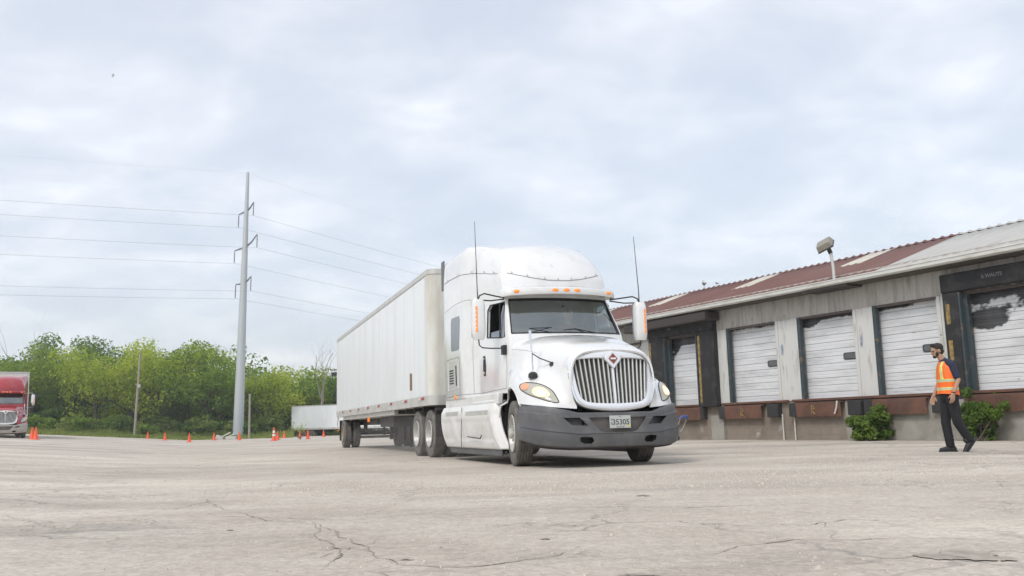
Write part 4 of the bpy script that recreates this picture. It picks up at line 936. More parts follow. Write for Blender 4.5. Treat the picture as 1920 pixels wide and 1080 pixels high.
for k, (a, b, sh) in enumerate(doors):
    dr = empty('dock_door'); dr.parent = ware; yd = .16; W_ = b - a
    q = mb(); n_ = 12; ph_ = (DT - FL) / n_
    for i in range(n_):
        z0_ = FL + i * ph_; secs = []
        pr = [(0, yd + .012), (.012, yd), (ph_ * .2, yd), (ph_ * .35, yd), (ph_ * .5 - .012, yd), (ph_ * .5, yd + .008), (ph_ * .5 + .012, yd), (ph_ * .65, yd), (ph_ * .8, yd), (ph_ - .012, yd), (ph_, yd + .012)]
        q.loft([[(lerp(a - .05, b + .05, e_ / 64), y_, z0_ + h_) for h_, y_ in pr] for e_ in range(65)], close=False)
    dl = q.build('door_panel', MT['doorw'], dr, smooth=15, recalc=False)
    q = mb()
    for i in range(1, n_): q.box(((a + b) / 2, yd + .010, FL + i * ph_), (W_, .006, .010))
    q.build('panel_gap', MT['seam'], dl, smooth=0)
    # window
    wx = b - (.36 if k != 5 else .40) if not sh else (b - .13 if k == 2 else b - .42); wz = FL + 1.19; ww, wh = (.54 if k == 5 else .50, .20) if not (sh and k == 2) else (.22, .22)
    q = mb(); rr = .06; pts = [(wx + sx * (ww / 2 - rr) + rr * math.cos(t), wz + sz * (wh / 2 - rr) + rr * math.sin(t)) for sx, sz, t0 in ((1, 1, 0), (-1, 1, 90), (-1, -1, 180), (1, -1, 270)) for t in [R(t0 + j * 22.5) for j in range(5)]]
    q.prism(pts, lambda x_, z_, t: (x_, t, z_), yd - .02, yd + .02); wf_ = q.build('door_window', MT['winframe'], dr, smooth=0)
    q = mb(); q.prism([(lerp(wx, x_, .86), lerp(wz, z_, .74)) for x_, z_ in pts], lambda x_, z_, t: (x_, t, z_), yd - .024, yd); q.build('pane', MT['winpane'], wf_, smooth=0)
    # jambs and head
    q = mb(); q.box((a + .06, .0, (FL + DT) / 2), (.12, .14, DT - FL)); q.build('door_jamb', MT['jamb'], dr, bevel=.01)
    q = mb(); q.box((b - .02, .03, (FL + DT) / 2), (.04, .10, DT - FL)); q.build('door_jamb', MT['pil'] if not sh else MT['jamb'], dr, bevel=.01)
    q = mb(); q.box(((a + b) / 2, .02, DT - .03), (W_, .12, .07)); q.build('door_head', MT['peelframe'], dr, bevel=.01)
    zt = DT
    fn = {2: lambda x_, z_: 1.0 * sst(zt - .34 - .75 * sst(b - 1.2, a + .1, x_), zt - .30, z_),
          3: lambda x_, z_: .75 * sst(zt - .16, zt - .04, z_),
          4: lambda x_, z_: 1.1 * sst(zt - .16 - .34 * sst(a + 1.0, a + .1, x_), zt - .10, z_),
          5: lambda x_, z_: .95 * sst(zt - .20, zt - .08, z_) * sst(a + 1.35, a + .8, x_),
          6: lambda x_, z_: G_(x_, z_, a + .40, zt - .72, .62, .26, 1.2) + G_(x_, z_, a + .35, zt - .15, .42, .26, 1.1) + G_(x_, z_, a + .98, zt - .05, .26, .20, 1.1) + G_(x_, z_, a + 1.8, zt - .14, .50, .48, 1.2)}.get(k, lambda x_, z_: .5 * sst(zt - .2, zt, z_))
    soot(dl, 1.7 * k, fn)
    # leveller, bumpers
    lv_w = (1.68 if not sh else 1.75); la = a - .12 if k != 2 else a + .05
    q = mb(); q.box((la + lv_w / 2, -.20, FL - .30), (lv_w, .03, .38), rot=(R(5), 0, 0)); q.box((la + lv_w / 2, -.08, FL - .085), (lv_w + .04, .26, .035)); q.tube([(la, -.19, FL - .10), (la + lv_w, -.19, FL - .10)], .025, 8); lv = q.build('dock_leveller', MT['rust'], ware, bevel=.006)
    q = mb(); q.box(((a + b) / 2, -.02, FL + .0), (W_ + .7, .22, .07)); q.build('dock_sill', MT['rust'], ware, bevel=.01)
    for x_ in ((a - .42, b - .30) if k != 3 else (a - .42, b - .42)):
        if sh and k == 2 and x_ < a: continue
        q = mb(); q.box((x_ + .22, -.10, FL - .27), (.46, .20, .40)); bpm = q.build('dock_bumper', MT['rubber'], ware, bevel=.02)
    if k in (3, 4):
        u_ = la + (.78 if k == 3 else .62)
        q = mb(); z_ = FL - .30
        for P_ in ([(0, -.13), (0, .13)], [(0, .13), (.09, .11), (.10, .04), (0, .0)], [(0, 0), (.12, -.13)]):
            q.tube([(u_ + x_, -.225 + .09 * (0) , z_ + zz_) for x_, zz_ in P_], .016, 6)
        q.build('painted_letter', MT['yellow'], lv)
    if k == 4:
        q = mb(); q.tube([(la + 1.50, -.26, FL - .42), (la + 1.58, -.26, FL - .25), (la + 1.60, -.24, FL - .06)], .025, 6); q.build('white_hose', MT['gutter'], lv)
    if sh:   # dock shelter frame
        sh_ = empty('dock_shelter'); sh_.parent = ware; o0, o1 = a - .90, b + .88
        if k == 6: o0, o1 = a - .46, b + .7
        q = mb(); q.box(((o0 + o1) / 2, -.12, DT + .25), (o1 - o0, .28, .46)); q.build('shelter_head', MT['shelter'], sh_, bevel=.03)
        for x0_, x1_ in ((o0, a - .03), (b + .03, o1)):
            q = mb(); q.box(((x0_ + x1_) / 2, -.11, (FL + DT) / 2 - .02), (x1_ - x0_, .22, DT - FL + .1)); q.build('shelter_side', MT['shelter'], sh_, bevel=.03)
        for x_ in (a + .01, b - .01):
            q = mb(); q.box((x_, -.11, (FL + DT) / 2 - .02), (.05, .235, DT - FL + .05)); q.build('shelter_post', MT['jamb'], sh_, bevel=.01)
        xs_ = (o0 + .14,) if k == 6 else (o0 + .10, b + .14)
        for x_ in xs_:
            for z0_, z1_ in (((2.85, 3.35), (1.95, 2.45), (1.2, 1.62)) if k == 6 else ((1.25, 3.5),)):
                q = mb(); q.box((x_, -.222, (z0_ + z1_) / 2), (.11, .012, z1_ - z0_)); q.build('yellow_guide_strip', MT['yellow'], sh_)
        ws = .30 if k == 6 else .26
        text_obj('shelter_lettering', 'h WAUTS' if k == 6 else 'Vant', (.125 if k == 6 else .10), pm('faded_lettering', (.17, .17, .17), .7, var=.3), sh_, (o0 + (1.42 if k == 6 else 1.30), -.264, DT + .27), (1, 0, 0), (0, 0, 1), .001, .004)
# canopies (dark boards under the eave)
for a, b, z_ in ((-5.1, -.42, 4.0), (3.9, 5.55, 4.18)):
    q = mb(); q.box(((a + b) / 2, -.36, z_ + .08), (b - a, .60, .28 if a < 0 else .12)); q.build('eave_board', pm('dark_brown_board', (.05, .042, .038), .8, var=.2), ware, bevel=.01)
# blue stencils on pilasters
for x_ in (2.33, 5.33): 
    q = mb(); q.box((x_, -.047, 2.74), (.06, .004, .30)); q.build('blue_stencil', MT['blue'], ware, smooth=0)
# roof: corrugated sheets, one mesh per colour field
EO, EZ, SL, RW = .62, 4.40, .351, 3.98
def roof_pt(x_, t, lift=0.0):
    ph = ((x_ + 100) % .30) / .30; h_ = .030 * (sst(.0, .12, ph) - sst(.22, .34, ph)); return (x_, -EO + t, EZ + t * SL + h_ + lift)
def roof_sheet(name, x0_, x1_, t0, t1, m_, lift=0.0):
    n_ = max(4, int((x1_ - x0_) / .03)); q = mb(); q.grid(lambda u, v: roof_pt(lerp(x0_, x1_, u), lerp(t0, t1, v), lift), n_, 3); o_ = q.build(name, m_, ware, smooth=50, recalc=False)
    sm = o_.modifiers.new('thick', 'SOLIDIFY'); sm.thickness = .012; return o_
roof_sheet('roof', S0 - .3, 6.28, -.06, RW, MT['roofred']); roof_sheet('roof', 6.28, S1 + .3, -.06, RW, MT['roofgrey'])
q = mb(); q.grid(lambda u, v: (lerp(S0 - .3, S1 + .3, u), -EO + RW + v * 6.9, EZ + RW * SL + .03 - v * 6.9 * .30), 4, 2); q.build('rear_roof', MT['roofred'], ware, recalc=False)
for x_ in (3.25, -1.75, -6.75, -11.75): roof_sheet('roof_skylight', x_, x_ + .92, 2.35, RW - .03, MT['skylight'], .014)
n_ = int((S1 - S0) / .3)
q = mb(); secs = []
for i in range(int((S1 - S0) / .03) + 1):
    x_ = S0 - .2 + i * .03; ph = ((x_ + 100) % .30) / .30; h_ = .036 * (sst(.0, .10, ph) - sst(.38, .50, ph)); p_ = roof_pt(x_, RW); secs.append([(x_, p_[1] - .10, EZ + (RW - .1) * SL + .02 + h_ * .4), (x_, p_[1], EZ + RW * SL + .035 + h_), (x_, p_[1] + .14, EZ + RW * SL - .01)])
k_ = int((6.28 - (S0 - .2)) / .03)
q.loft(secs[:k_ + 1], close=False); q.build('ridge_cap', MT['roofred'], ware, smooth=20, recalc=False)
q = mb(); q.loft(secs[k_:], close=False); q.build('ridge_cap', MT['roofgrey'], ware, smooth=20, recalc=False)
q = mb()
for k in range(n_ + 2):
    x_ = math.floor((S0) / .3) * .3 + k * .3 + .055; p_ = roof_pt(x_, -.06); q.box((x_, p_[1] - .004, p_[2] - .02), (.085, .02, .05))
q.build('foam_closure', MT['soot'], ware, smooth=0)
q = mb(); secs = []
gp = [(-.06, .075), (-.13, .075), (-.135, .055), (-.115, .045), (-.112, -.04), (-.06, -.075), (.02, -.075), (.02, .04)]
q.loft([[(x_, -EO + a, EZ - .045 + b) for a, b in gp] for x_ in [lerp(S0 - .3, S1 + .3, i / 20) + 0 for i in range(21)]], cap=True); q.build('gutter', MT['gutter'], ware, smooth=30)
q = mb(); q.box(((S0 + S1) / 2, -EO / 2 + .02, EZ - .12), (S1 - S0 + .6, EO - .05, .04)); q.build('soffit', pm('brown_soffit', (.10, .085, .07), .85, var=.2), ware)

# floodlight on the eave
fx = 5.03; fp = Vector((BX, BY, 0)) + AL * fx - NBK * .55
fl = empty('floodlight', (fp.x, fp.y, 4.42), BB - math.pi / 2, 'square floodlight on a short grey pole above the gutter of the warehouse', 'floodlight')
q = mb(); q.tube([(0, 0, -.1), (-.01, 0, .4), (-.05, -.01, .80)], .042, 10); q.build('pole', MT['alu'], fl)
q = mb(); q.tube([(-.05, -.01, .78), (-.09, -.03, .92)], .06, 10); q.build('knuckle', MT['dark'], fl)
hd = empty('lamp_head'); hd.parent = fl; hd.location = (-.14, -.10, 1.02); hd.rotation_euler = (R(38), R(-20), R(20))
q = mb(); q.box((0, 0, .05), (.46, .40, .17), taper=(.86, .86)); q.build('housing', pm('beige_lamp_housing', (.27, .25, .21), .6, var=.1), hd, bevel=.02)
q = mb(); q.box((0, 0, -.045), (.40, .34, .02)); q.build('lens', pm('yellowed_lamp_lens', (.30, .29, .22), .2, var=.2), hd)
q = mb()
for sx, sy, dx, dy in ((1, 0, .03, .40), (-1, 0, .03, .40), (0, 1, .46, .03), (0, -1, .46, .03)): q.box((sx * .215, sy * .185, -.05), (dx, dy, .03))
q.build('bezel', pm('dark_bezel', (.07, .07, .065), .6), hd)
# ------------------------------------------------------------------ vegetation
def leafmat(name, c1, c2, tr=.5):
    M = bpy.data.materials.new(name); M.use_nodes = True; t = M.node_tree; t.nodes.clear(); n = t.nodes.new; l = t.links.new
    o = n('ShaderNodeOutputMaterial'); d_ = n('ShaderNodeBsdfDiffuse'); tl = n('ShaderNodeBsdfTranslucent'); mx = n('ShaderNodeMixShader'); mx.inputs[0].default_value = tr
    tcn = n('ShaderNodeTexCoord'); nz = n('ShaderNodeTexNoise'); nz.inputs['Scale'].default_value = .8; nz.inputs['Detail'].default_value = 6; l(tcn.outputs['Object'], nz.inputs['Vector'])
    mr = n('ShaderNodeMapRange'); mr.inputs[1].default_value = .35; mr.inputs[2].default_value = .65; l(nz.outputs[0], mr.inputs[0])
    m1 = n('ShaderNodeMixRGB'); m1.inputs[1].default_value = (*c1, 1); m1.inputs[2].default_value = (*c2, 1); l(mr.outputs[0], m1.inputs[0])
    oi = n('ShaderNodeObjectInfo'); h = n('ShaderNodeHueSaturation'); m2 = n('ShaderNodeMapRange'); m2.inputs[3].default_value = .72; m2.inputs[4].default_value = 1.3; l(oi.outputs['Random'], m2.inputs[0]); l(m2.outputs[0], h.inputs['Value'])
    m3 = n('ShaderNodeMapRange'); m3.inputs[3].default_value = .515; m3.inputs[4].default_value = .485; l(oi.outputs['Random'], m3.inputs[0]); l(m3.outputs[0], h.inputs['Hue']); l(m1.outputs[0], h.inputs['Color'])
    l(h.outputs[0], d_.inputs[0]); l(h.outputs[0], tl.inputs[0]); l(d_.outputs[0], mx.inputs[1]); l(tl.outputs[0], mx.inputs[2]); l(mx.outputs[0], o.inputs[0]); return M
LEAF_Y = leafmat('yellow_green_leaves', (.26, .35, .04), (.45, .54, .08)); LEAF_D = leafmat('deep_green_leaves', (.12, .205, .04), (.24, .36, .06)); LEAF_B = leafmat('fresh_green_leaves', (.085, .15, .04), (.17, .26, .06)); WEED = leafmat('weed_green', (.17, .23, .055), (.32, .37, .11))
BARK = mat('grey_brown_bark', (.12, .10, .08), .9, var=.3, vscale=8); DEADW = mat('bleached_dead_wood', (.25, .22, .20), .9, var=.2, vscale=8)
def leaf_cloud(q, rng, blobs, n, size, flat=.8):
    wsum = [b[3] * b[4] * b[5] for b in blobs]; tot = sum(w_ ** .67 for w_ in wsum)
    for b, w_ in zip(blobs, wsum):
        k = int(n * w_ ** .67 / tot)
        for _ in range(k):
            v = Vector((rng.gauss(0, 1), rng.gauss(0, 1), rng.gauss(0, 1))).normalized() * (rng.random() ** .28)
            p = Vector((b[0] + v.x * b[3], b[1] + v.y * b[4], b[2] + v.z * b[5]))
            if mnoise.noise(p * (1.1 / max(.35, size * 2.6)) + Vector((b[0], 7, b[2]))) < -.16: continue
            s_ = size * rng.uniform(.6, 1.3); nrm = (v + Vector((rng.gauss(0, .7), rng.gauss(0, .7), rng.gauss(.3, .7)))).normalized()
            u = nrm.orthogonal().normalized(); u = Matrix.Rotation(rng.uniform(0, 6.28), 3, nrm) @ u; w2 = nrm.cross(u)
            o = len(q.v); q.v += [tuple(p - u * s_), tuple(p - w2 * s_ * .55 + u * s_ * .1), tuple(p + u * s_), tuple(p + w2 * s_ * .55 + u * s_ * .1)]; q.f.append([o, o + 1, o + 2, o + 3]); q.mi.append(0)
def limb(q, rng, p, d_, L_, r_, depth, tips, n=6):
    pts = [p]; rs = [r_]; cur = Vector(p); dd = Vector(d_).normalized(); k = 5
    for i in range(k):
        dd = (dd + Vector((rng.gauss(0, .13), rng.gauss(0, .13), rng.gauss(.04, .10)))).normalized(); cur = cur + dd * L_ / k; pts.append(cur.copy()); rs.append(lerp(r_, r_ * .45, (i + 1) / k))
    q.tube(pts, rs, n); tips.append(cur.copy())
    if depth:
        for j in range(rng.choice((2, 3))):
            i = rng.choice((2, 3, 4, 5)); a = rng.uniform(0, 6.28); nd = (dd + Vector((math.cos(a), math.sin(a), rng.uniform(-.1, .5))) * rng.uniform(.5, .9)).normalized()
            limb(q, rng, pts[i], nd, L_ * rng.uniform(.5, .75), rs[i] * .6, depth - 1, tips, max(4, n - 1))
def make_tree(name, label, loc, h, w_, seed, lm, group, n=5200, size=.19, shape='round', rz=0):
    rng = random.Random(seed); root = empty(name, loc, rz, label, 'tree', group)
    q = mb(); tips = []; th = h * rng.uniform(.28, .4); top = Vector((rng.gauss(0, .3), rng.gauss(0, .3), h * .72))
    q.tube([(0, 0, -.3), (rng.gauss(0, .12), rng.gauss(0, .12), th * .6), tuple(lerp(Vector((0, 0, th)), top, .2)), tuple(top)], [h * .018 + .06, h * .015 + .04, h * .012, .04], 8)
    for i in range(9):
        a = i * 2.4 + rng.uniform(-.4, .4); z_ = lerp(th * .7, h * .66, i / 9); limb(q, rng, Vector((0, 0, z_)), Vector((math.cos(a), math.sin(a), .7)), w_ * rng.uniform(.38, .6), h * .007 + .02, 1, tips, 5)
    q.build('trunk', BARK, root, smooth=60, recalc=False)
    blobs = []
    for t_ in tips: s_ = rng.uniform(.10, .19) * w_ + .35; blobs.append((t_.x, t_.y, t_.z, s_ * 1.15, s_ * 1.15, s_ * .8))
    for i in range(16):
        a = rng.uniform(0, 6.28); zf = rng.random(); rad = w_ * .5 * (math.sin(math.pi * (.15 + .8 * zf)) ** .7 if shape == 'round' else (1 - .75 * zf)) * rng.uniform(.4, .95); s_ = rng.uniform(.11, .19) * w_
        blobs.append((math.cos(a) * rad, math.sin(a) * rad, lerp(h * .26, h * .92, zf), s_, s_, s_ * .85))
    blobs.append((top.x, top.y, h * .86, w_ * .13, w_ * .13, h * .11))
    q = mb(); leaf_cloud(q, rng, blobs, n, size); q.build('crown', lm, root, smooth=0, recalc=False)
    return root
def at(px, y_): # photo column -> world x at depth y_ (ground level); real positions follow
    return (px - 960) / FPX * y_ * 1.0
def gpos(px, y_, dx=0):
    k = .0257 * (.14); x_ = (px - 960) / FPX * y_; return (x_ + dx, y_, ground_h(x_, y_) - .05)
protos = []
TG = 'trees in the belt behind the yard'
# (px, depth, height, width, kind)
spec = [(8, 118, 8.4, 8, 1), (55, 112, 8.8, 8, 0), (105, 122, 11.2, 8, 1), (140, 128, 13.8, 9, 3), (178, 112, 9.5, 8.5, 0), (205, 126, 12.2, 8, 1), (240, 114, 9.8, 7.5, 0), (266, 119, 13.6, 6.0, 2),
        (300, 112, 10.2, 8, 0), (322, 124, 11.6, 7, 1), (352, 116, 13.2, 7.5, 0), (388, 112, 9.0, 7, 1), (412, 120, 12.0, 6.0, 2), (440, 126, 8.6, 7, 1), (470, 116, 8.6, 7, 0), (505, 118, 9.6, 7.2, 2), (540, 122, 9.4, 6.6, 0), (566, 116, 8.0, 6.6, 1), (592, 120, 8.7, 6.0, 0), (622, 116, 7.8, 7, 0), (650, 122, 8.4, 7, 1), (690, 124, 8.6, 8, 0)]
names_ = ['pale yellow green spreading tree', 'dense dark green tree', 'airy tree with sky showing through its crown', 'tall dark crowned tree']
where = ['at the far left above the red truck cab', 'rising right behind the red truck', 'between the red truck and the tallest dark tree', 'with the pointed top, tallest on the left', 'in front of the tall pointed tree', 'right of the tall pointed tree', 'left of the leaning wooden pole', 'standing high just behind the leaning wooden pole', 'just right of the leaning wooden pole', 'halfway between the wooden pole and the steel mast', 'highest one left of the steel mast', 'low one two crowns left of the steel mast', 'touching the steel mast on its left', 'directly behind the steel mast', 'just right of the steel mast', 'above the cone with white bands', 'left of the parked far trailer', 'above the left end of the parked far trailer', 'below the bare dead tree', 'next to the rear corner of the long trailer', 'mostly behind the rear of the long trailer', 'seen only under the long trailer']
for i, (px, y_, h_, w_, kd) in enumerate(spec):
    lm = (LEAF_Y, LEAF_D, LEAF_Y, LEAF_D)[kd]; nm = ('broadleaf_tree', 'broadleaf_tree', 'airy_tree', 'broadleaf_tree')[kd]
    h_ *= (.95 + .07 * math.sin(i * 2.3)) if px < 430 else (.75 + .07 * math.sin(i * 2.9))
    if 520 < px < 640: y_ += 12; h_ *= 1.08
    make_tree(nm, names_[kd] + ' ' + where[i], gpos(px, y_), h_, w_, 100 + i, lm, TG, n=(7000, 7600, 3600, 8500)[kd], shape='round' if kd != 3 else 'cone', rz=i * 1.3)
# second rank closes the belt
for i in range(16):
    px = -10 + i * 46
    if i in (4, 8, 11, 13): continue
    hh = (9.3 if 70 < px < 420 else (5.8 if px > 400 else 8.2)) + (i * 37 % 7) * .12
    make_tree('broadleaf_tree', 'dark backdrop tree in the shaded second row, number unreadable' if False else 'dark tree deep in the second row of the belt', gpos(px, 134 + (i * 13) % 7), hh, 9, 300 + i, LEAF_D, 'trees of the shaded second row', n=4200, size=.30)
# dead trees
for px, y_, h_, sd, lb in ((598, 117, 11.2, 5, 'bare grey dead tree rising above the far trailer'), (32, 121, 12.2, 9, 'bare dead tree poking out above the red truck')):
    rng = random.Random(sd); q = mb(); tips = []; r_ = empty('dead_tree', gpos(px, y_), 0, lb, 'tree')
    q.tube([(0, 0, 0), (.1, 0, h_ * .3), (.25, 0, h_ * .5)], [.16, .13, .10], 7); tips = []
    for a in range(4): limb(q, rng, Vector((.1, 0, h_ * (.3 + .06 * a))), Vector((math.cos(a * 1.9) * .5, math.sin(a * 1.9) * .5, 1)), h_ * .5, .07, 2, tips, 5)
    q.build('trunk', DEADW, r_, smooth=60, recalc=False)
# shrub belt along the yard edge
def make_bush(name, label, loc, w_, h_, seed, lm, group=None, n=1500, size=.12, cat='bush', rz=0, lobes=9):
    rng = random.Random(seed); root = empty(name, loc, rz, label, cat, group); q = mb(); tips = []
    for i in range(7): a = rng.uniform(0, 6.28); limb(q, rng, Vector((rng.gauss(0, .08) * w_, rng.gauss(0, .05) * w_, 0)), Vector((math.cos(a) * .7, math.sin(a) * .5, 1)), h_ * rng.uniform(.5, .85), .012 + .006 * h_, 1, tips, 4)
    q.build('stem', BARK, root, smooth=60, recalc=False)
    blobs = [(t_.x * .9, t_.y * .9, t_.z, w_ * .13, w_ * .13, h_ * .13) for t_ in tips]
    for i in range(lobes): a = rng.uniform(0, 6.28); blobs.append((math.cos(a) * w_ * .33 * rng.random() ** .5, math.sin(a) * w_ * .25, lerp(h_ * .12, h_ * .8, rng.random()), w_ * .17, w_ * .16, h_ * .16))
    q = mb(); leaf_cloud(q, rng, blobs, n, size); q.v = [(v[0], v[1], max(v[2], .01)) for v in q.v]; q.build('foliage', lm, root, smooth=0, recalc=False); return root
protos = [make_bush('shrub', 'bushy green shrub in the hedge-like row along the yard edge', (0, 0, 0), 4.2, 2.6, 40 + k, (LEAF_B, WEED, LEAF_D)[k], 'shrubs along the far yard edge', n=1900, size=.17, lobes=16) for k in range(3)]
rng = random.Random(77); first = [True] * 3
for i in range(34):
    px = -20 + i * 21 + rng.uniform(-6, 6); y_ = rng.uniform(104, 111) if px < 560 else rng.uniform(124, 128); k = i % 3
    if 525 < px < 640: y_ = 127
    o = protos[k] if first[k] else copy_tree(protos[k]); first[k] = False
    o.location = gpos(px, y_); s_ = rng.uniform(.6, 1.05); o.scale = (s_ * 1.1, s_ * 1.1, s_ * rng.uniform(.75, 1.15)); o.rotation_euler = (0, 0, rng.uniform(0, 6.28))
proto2 = make_bush('thicket', 'dark dense thicket between the tree trunks', (0, 0, 0), 6.5, 5.0, 47, LEAF_D, 'thickets between the tree trunks', n=3600, size=.22, lobes=26)
for i in range(26):
    o = proto2 if i == 0 else copy_tree(proto2); px = -30 + i * 29 + rng.uniform(-8, 8); o.location = gpos(px, rng.uniform(121, 133)); o.rotation_euler = (0, 0, rng.uniform(0, 6.28)); s_ = rng.uniform(.8, 1.1) * (1 if px < 440 else .8); o.scale = (s_ * 1.15, s_ * 1.15, s_)
# weeds and long grass at the yard edge: countless blades, one object
q = mb(); rng = random.Random(12)
for i in range(42000):
    y_ = 96 + rng.random() ** 1.3 * 26; px = rng.uniform(-60, 720)
    if px > 548 and y_ < 117: continue
    e_ = 96 + 3 * fbm((px * .02, 4, 0)); 
    if y_ < e_: continue
    x_, _, z_ = gpos(px, y_); h_ = rng.uniform(.15, .6) * (.5 + .9 * sst(97, 106, y_)) * (1 + .9 * fbm((x_ * .25, y_ * .25, 2))); a = rng.uniform(0, 6.28); w2 = rng.uniform(.03, .10); lx, ly = rng.gauss(0, .12), rng.gauss(0, .12)
    o = len(q.v); q.v += [(x_ - math.cos(a) * w2, y_ - math.sin(a) * w2, z_), (x_ + math.cos(a) * w2, y_ + math.sin(a) * w2, z_), (x_ + lx, y_ + ly, z_ + abs(h_) + .1)]; q.f.append([o, o + 1, o + 2]); q.mi.append(0)
tag(q.build('long_grass', WEED, smooth=0, recalc=False), 'long green grass and weeds along the far edge of the yard', 'grass', kind='stuff')
# grassy soil under the belt
q = mb(); N_ = 60
q.grid(lambda u, v: (lambda x_, y_: (x_, y_, ground_h(x_, y_) + .012))(lerp(-160, 60, u), (98 + 2.5 * fbm((u * 9, 1, 1)) + (18 if lerp(-160, 60, u) > -27 else 0)) if v == 0 else lerp(100, 420, v)), N_, 14)
tag(q.build('grass_verge', mat('grassy_soil', (.085, .10, .04), .95, var=.35, vscale=.8, bump=.6, bscale=6, dirt=(.20, .17, .12), dscale=.3, dlo=.5, dhi=.65), recalc=False), 'weedy soil under the trees', 'ground', kind='structure')

# bushes at the docks
def bpos(s_, off, z_=0): p = Vector((BX, BY, 0)) + AL * s_ - NBK * off; return (p.x, p.y, z_)
make_bush('dock_bush', 'round bright green bush growing at the wall below the third dock door', bpos(5.78, .50), 1.42, .72, 61, LEAF_B, n=6500, size=.048, lobes=26, rz=BB - math.pi / 2)
make_bush('dock_bush', 'leafy bush beside the walking man, climbing to the rusty dock leveller', bpos(8.95, .50), 1.02, .98, 67, LEAF_B, n=6200, size=.050, lobes=24, rz=BB - math.pi / 2)
make_bush('small_weed', 'small weed clump at the foot of the dock wall near the right edge', bpos(10.35, .3), .5, .45, 71, WEED, n=240, size=.05, cat='weed')

# ------------------------------------------------------------------ cones
MT['cone'] = mat('orange_cone_plastic', (.80, .085, .018), .45, var=.06, rnd=.08); MT['coneband'] = mat('white_cone_band', (.72, .72, .70), .4)
def make_cone(label, big=False):
    root = empty('traffic_cone', label=label, cat='cone'); h_ = .95 if big else .71; b_ = .20 if big else .18
    q = mb(); q.box((0, 0, .02), (b_ * 2.1, b_ * 2.1, .04)); q.build('base', MT['cone'], root, bevel=.008)
    def rr(z_): return lerp(b_ * .80, .035, (z_ - .04) / (h_ - .04))
    q = mb(); q.lathe([(b_ * .9, .04), (rr(.07), .07), (rr(h_), h_), (.025, h_), (.02, h_ - .05)], n=20); q.build('body', MT['cone'], root)
    if big:
        for z0_, z1_ in ((.34, .47), (.56, .72)): q = mb(); q.lathe([(rr(z0_) + .004, z0_), (rr(z1_) + .004, z1_)], n=20); q.build('band', MT['coneband'], root, recalc=False)
    return root
cones = [(63, 56.5, 0), (70, 54.5, 0), (278, 95, 0), (310, 84, 0), (355, 73, 0), (401, 86, 0), (448, 80, 0), (519, 74, 0), (531, 92, 0), (560, 93, 0), (575, 74, 0), (604, 96, 0)]
clabel = ['orange cone half hidden behind its neighbour beside the red truck', 'nearest orange cone beside the red truck', 'orange cone under the leaning wooden pole', 'orange cone second to the right of the wooden pole', 'orange cone standing nearest in the left row', 'orange cone beside the scrap pile in the weeds', 'orange cone at the foot of the steel mast', 'small orange cone tucked right behind the striped cone', 'lone orange cone between striped cone and far trailer', 'orange cone at the left wheels of the far trailer', 'larger orange cone in front of the far trailer', 'small orange cone near the rear wheels of the long trailer']
pc = None
for (px, y_, b), lb in zip(cones, clabel):
    o = pc if False else (make_cone(lb) if pc is None else copy_tree(pc))
    pc = pc or o; x_, yy, z_ = gpos(px, y_); o.location = (x_, y_, ground_h(x_, y_)); o['label'] = lb; o['group'] = 'orange cones across the yard'; o.rotation_euler = (0, 0, px)
o = make_cone('tall orange cone with two white bands in front of the weeds', True); x_, yy, z_ = gpos(512, 66); o.location = (x_, 66, ground_h(x_, 66)); o['group'] = 'orange cones across the yard'
make_bush('flowering_weed', 'pale yellow green weed sprouting right behind the striped cone', (x_ + .25, 73, ground_h(x_, 73)), .9, 1.5, 81, LEAF_Y, n=260, size=.06, cat='weed')

# scrap in the weeds
q = mb(); x_, _, z_ = gpos(422, 92); q.tube([(x_ - .7, 92, z_ + .15), (x_ + .5, 92, z_ + .75)], .06, 6); q.tube([(x_ - .3, 92.2, z_ + .1), (x_ + .9, 92.1, z_ + .6)], .05, 6); q.box((x_ + .6, 92, z_ + .2), (1.0, .6, .3)); q.box((x_ - .6, 92.1, z_ + .25), (.7, .5, .4), rot=(0, .3, .2))
tag(q.build('scrap_pile', MT['alu'], bevel=.02), 'grey bent scrap metal lying in the weeds near a cone', 'scrap')

# ------------------------------------------------------------------ poles and wires
STEEL = mat('galvanised_mast', (.47, .50, .51), .55, metal=.3, var=.06, vscale=.6)
DM = 104.0; PX_, PY_ = -23.6 * DM / 80, DM; gz = ground_h(PX_, PY_)
mast = empty('transmission_mast', (PX_ - .55, PY_, gz), 0, 'tall tapered grey steel transmission mast with three pairs of arms', 'pylon')
mast.rotation_euler = (0, R(1.07), 0)
MH = (23.85 - CAM_Z) * DM / 80 + CAM_Z - gz
q = mb(); q.tube([(0, 0, -.5), (0, 0, MH * .33), (0, 0, MH * .66), (0, 0, MH)], [.61, .48, .34, .17], 12); q.build('shaft', STEEL, mast)
def mz(y_px, x_px=470):  # height of a photo row on the mast
    k = (796 + .0257 * (960 - x_px) - y_px) / FPX * DM * 1.01; return k + CAM_Z - gz
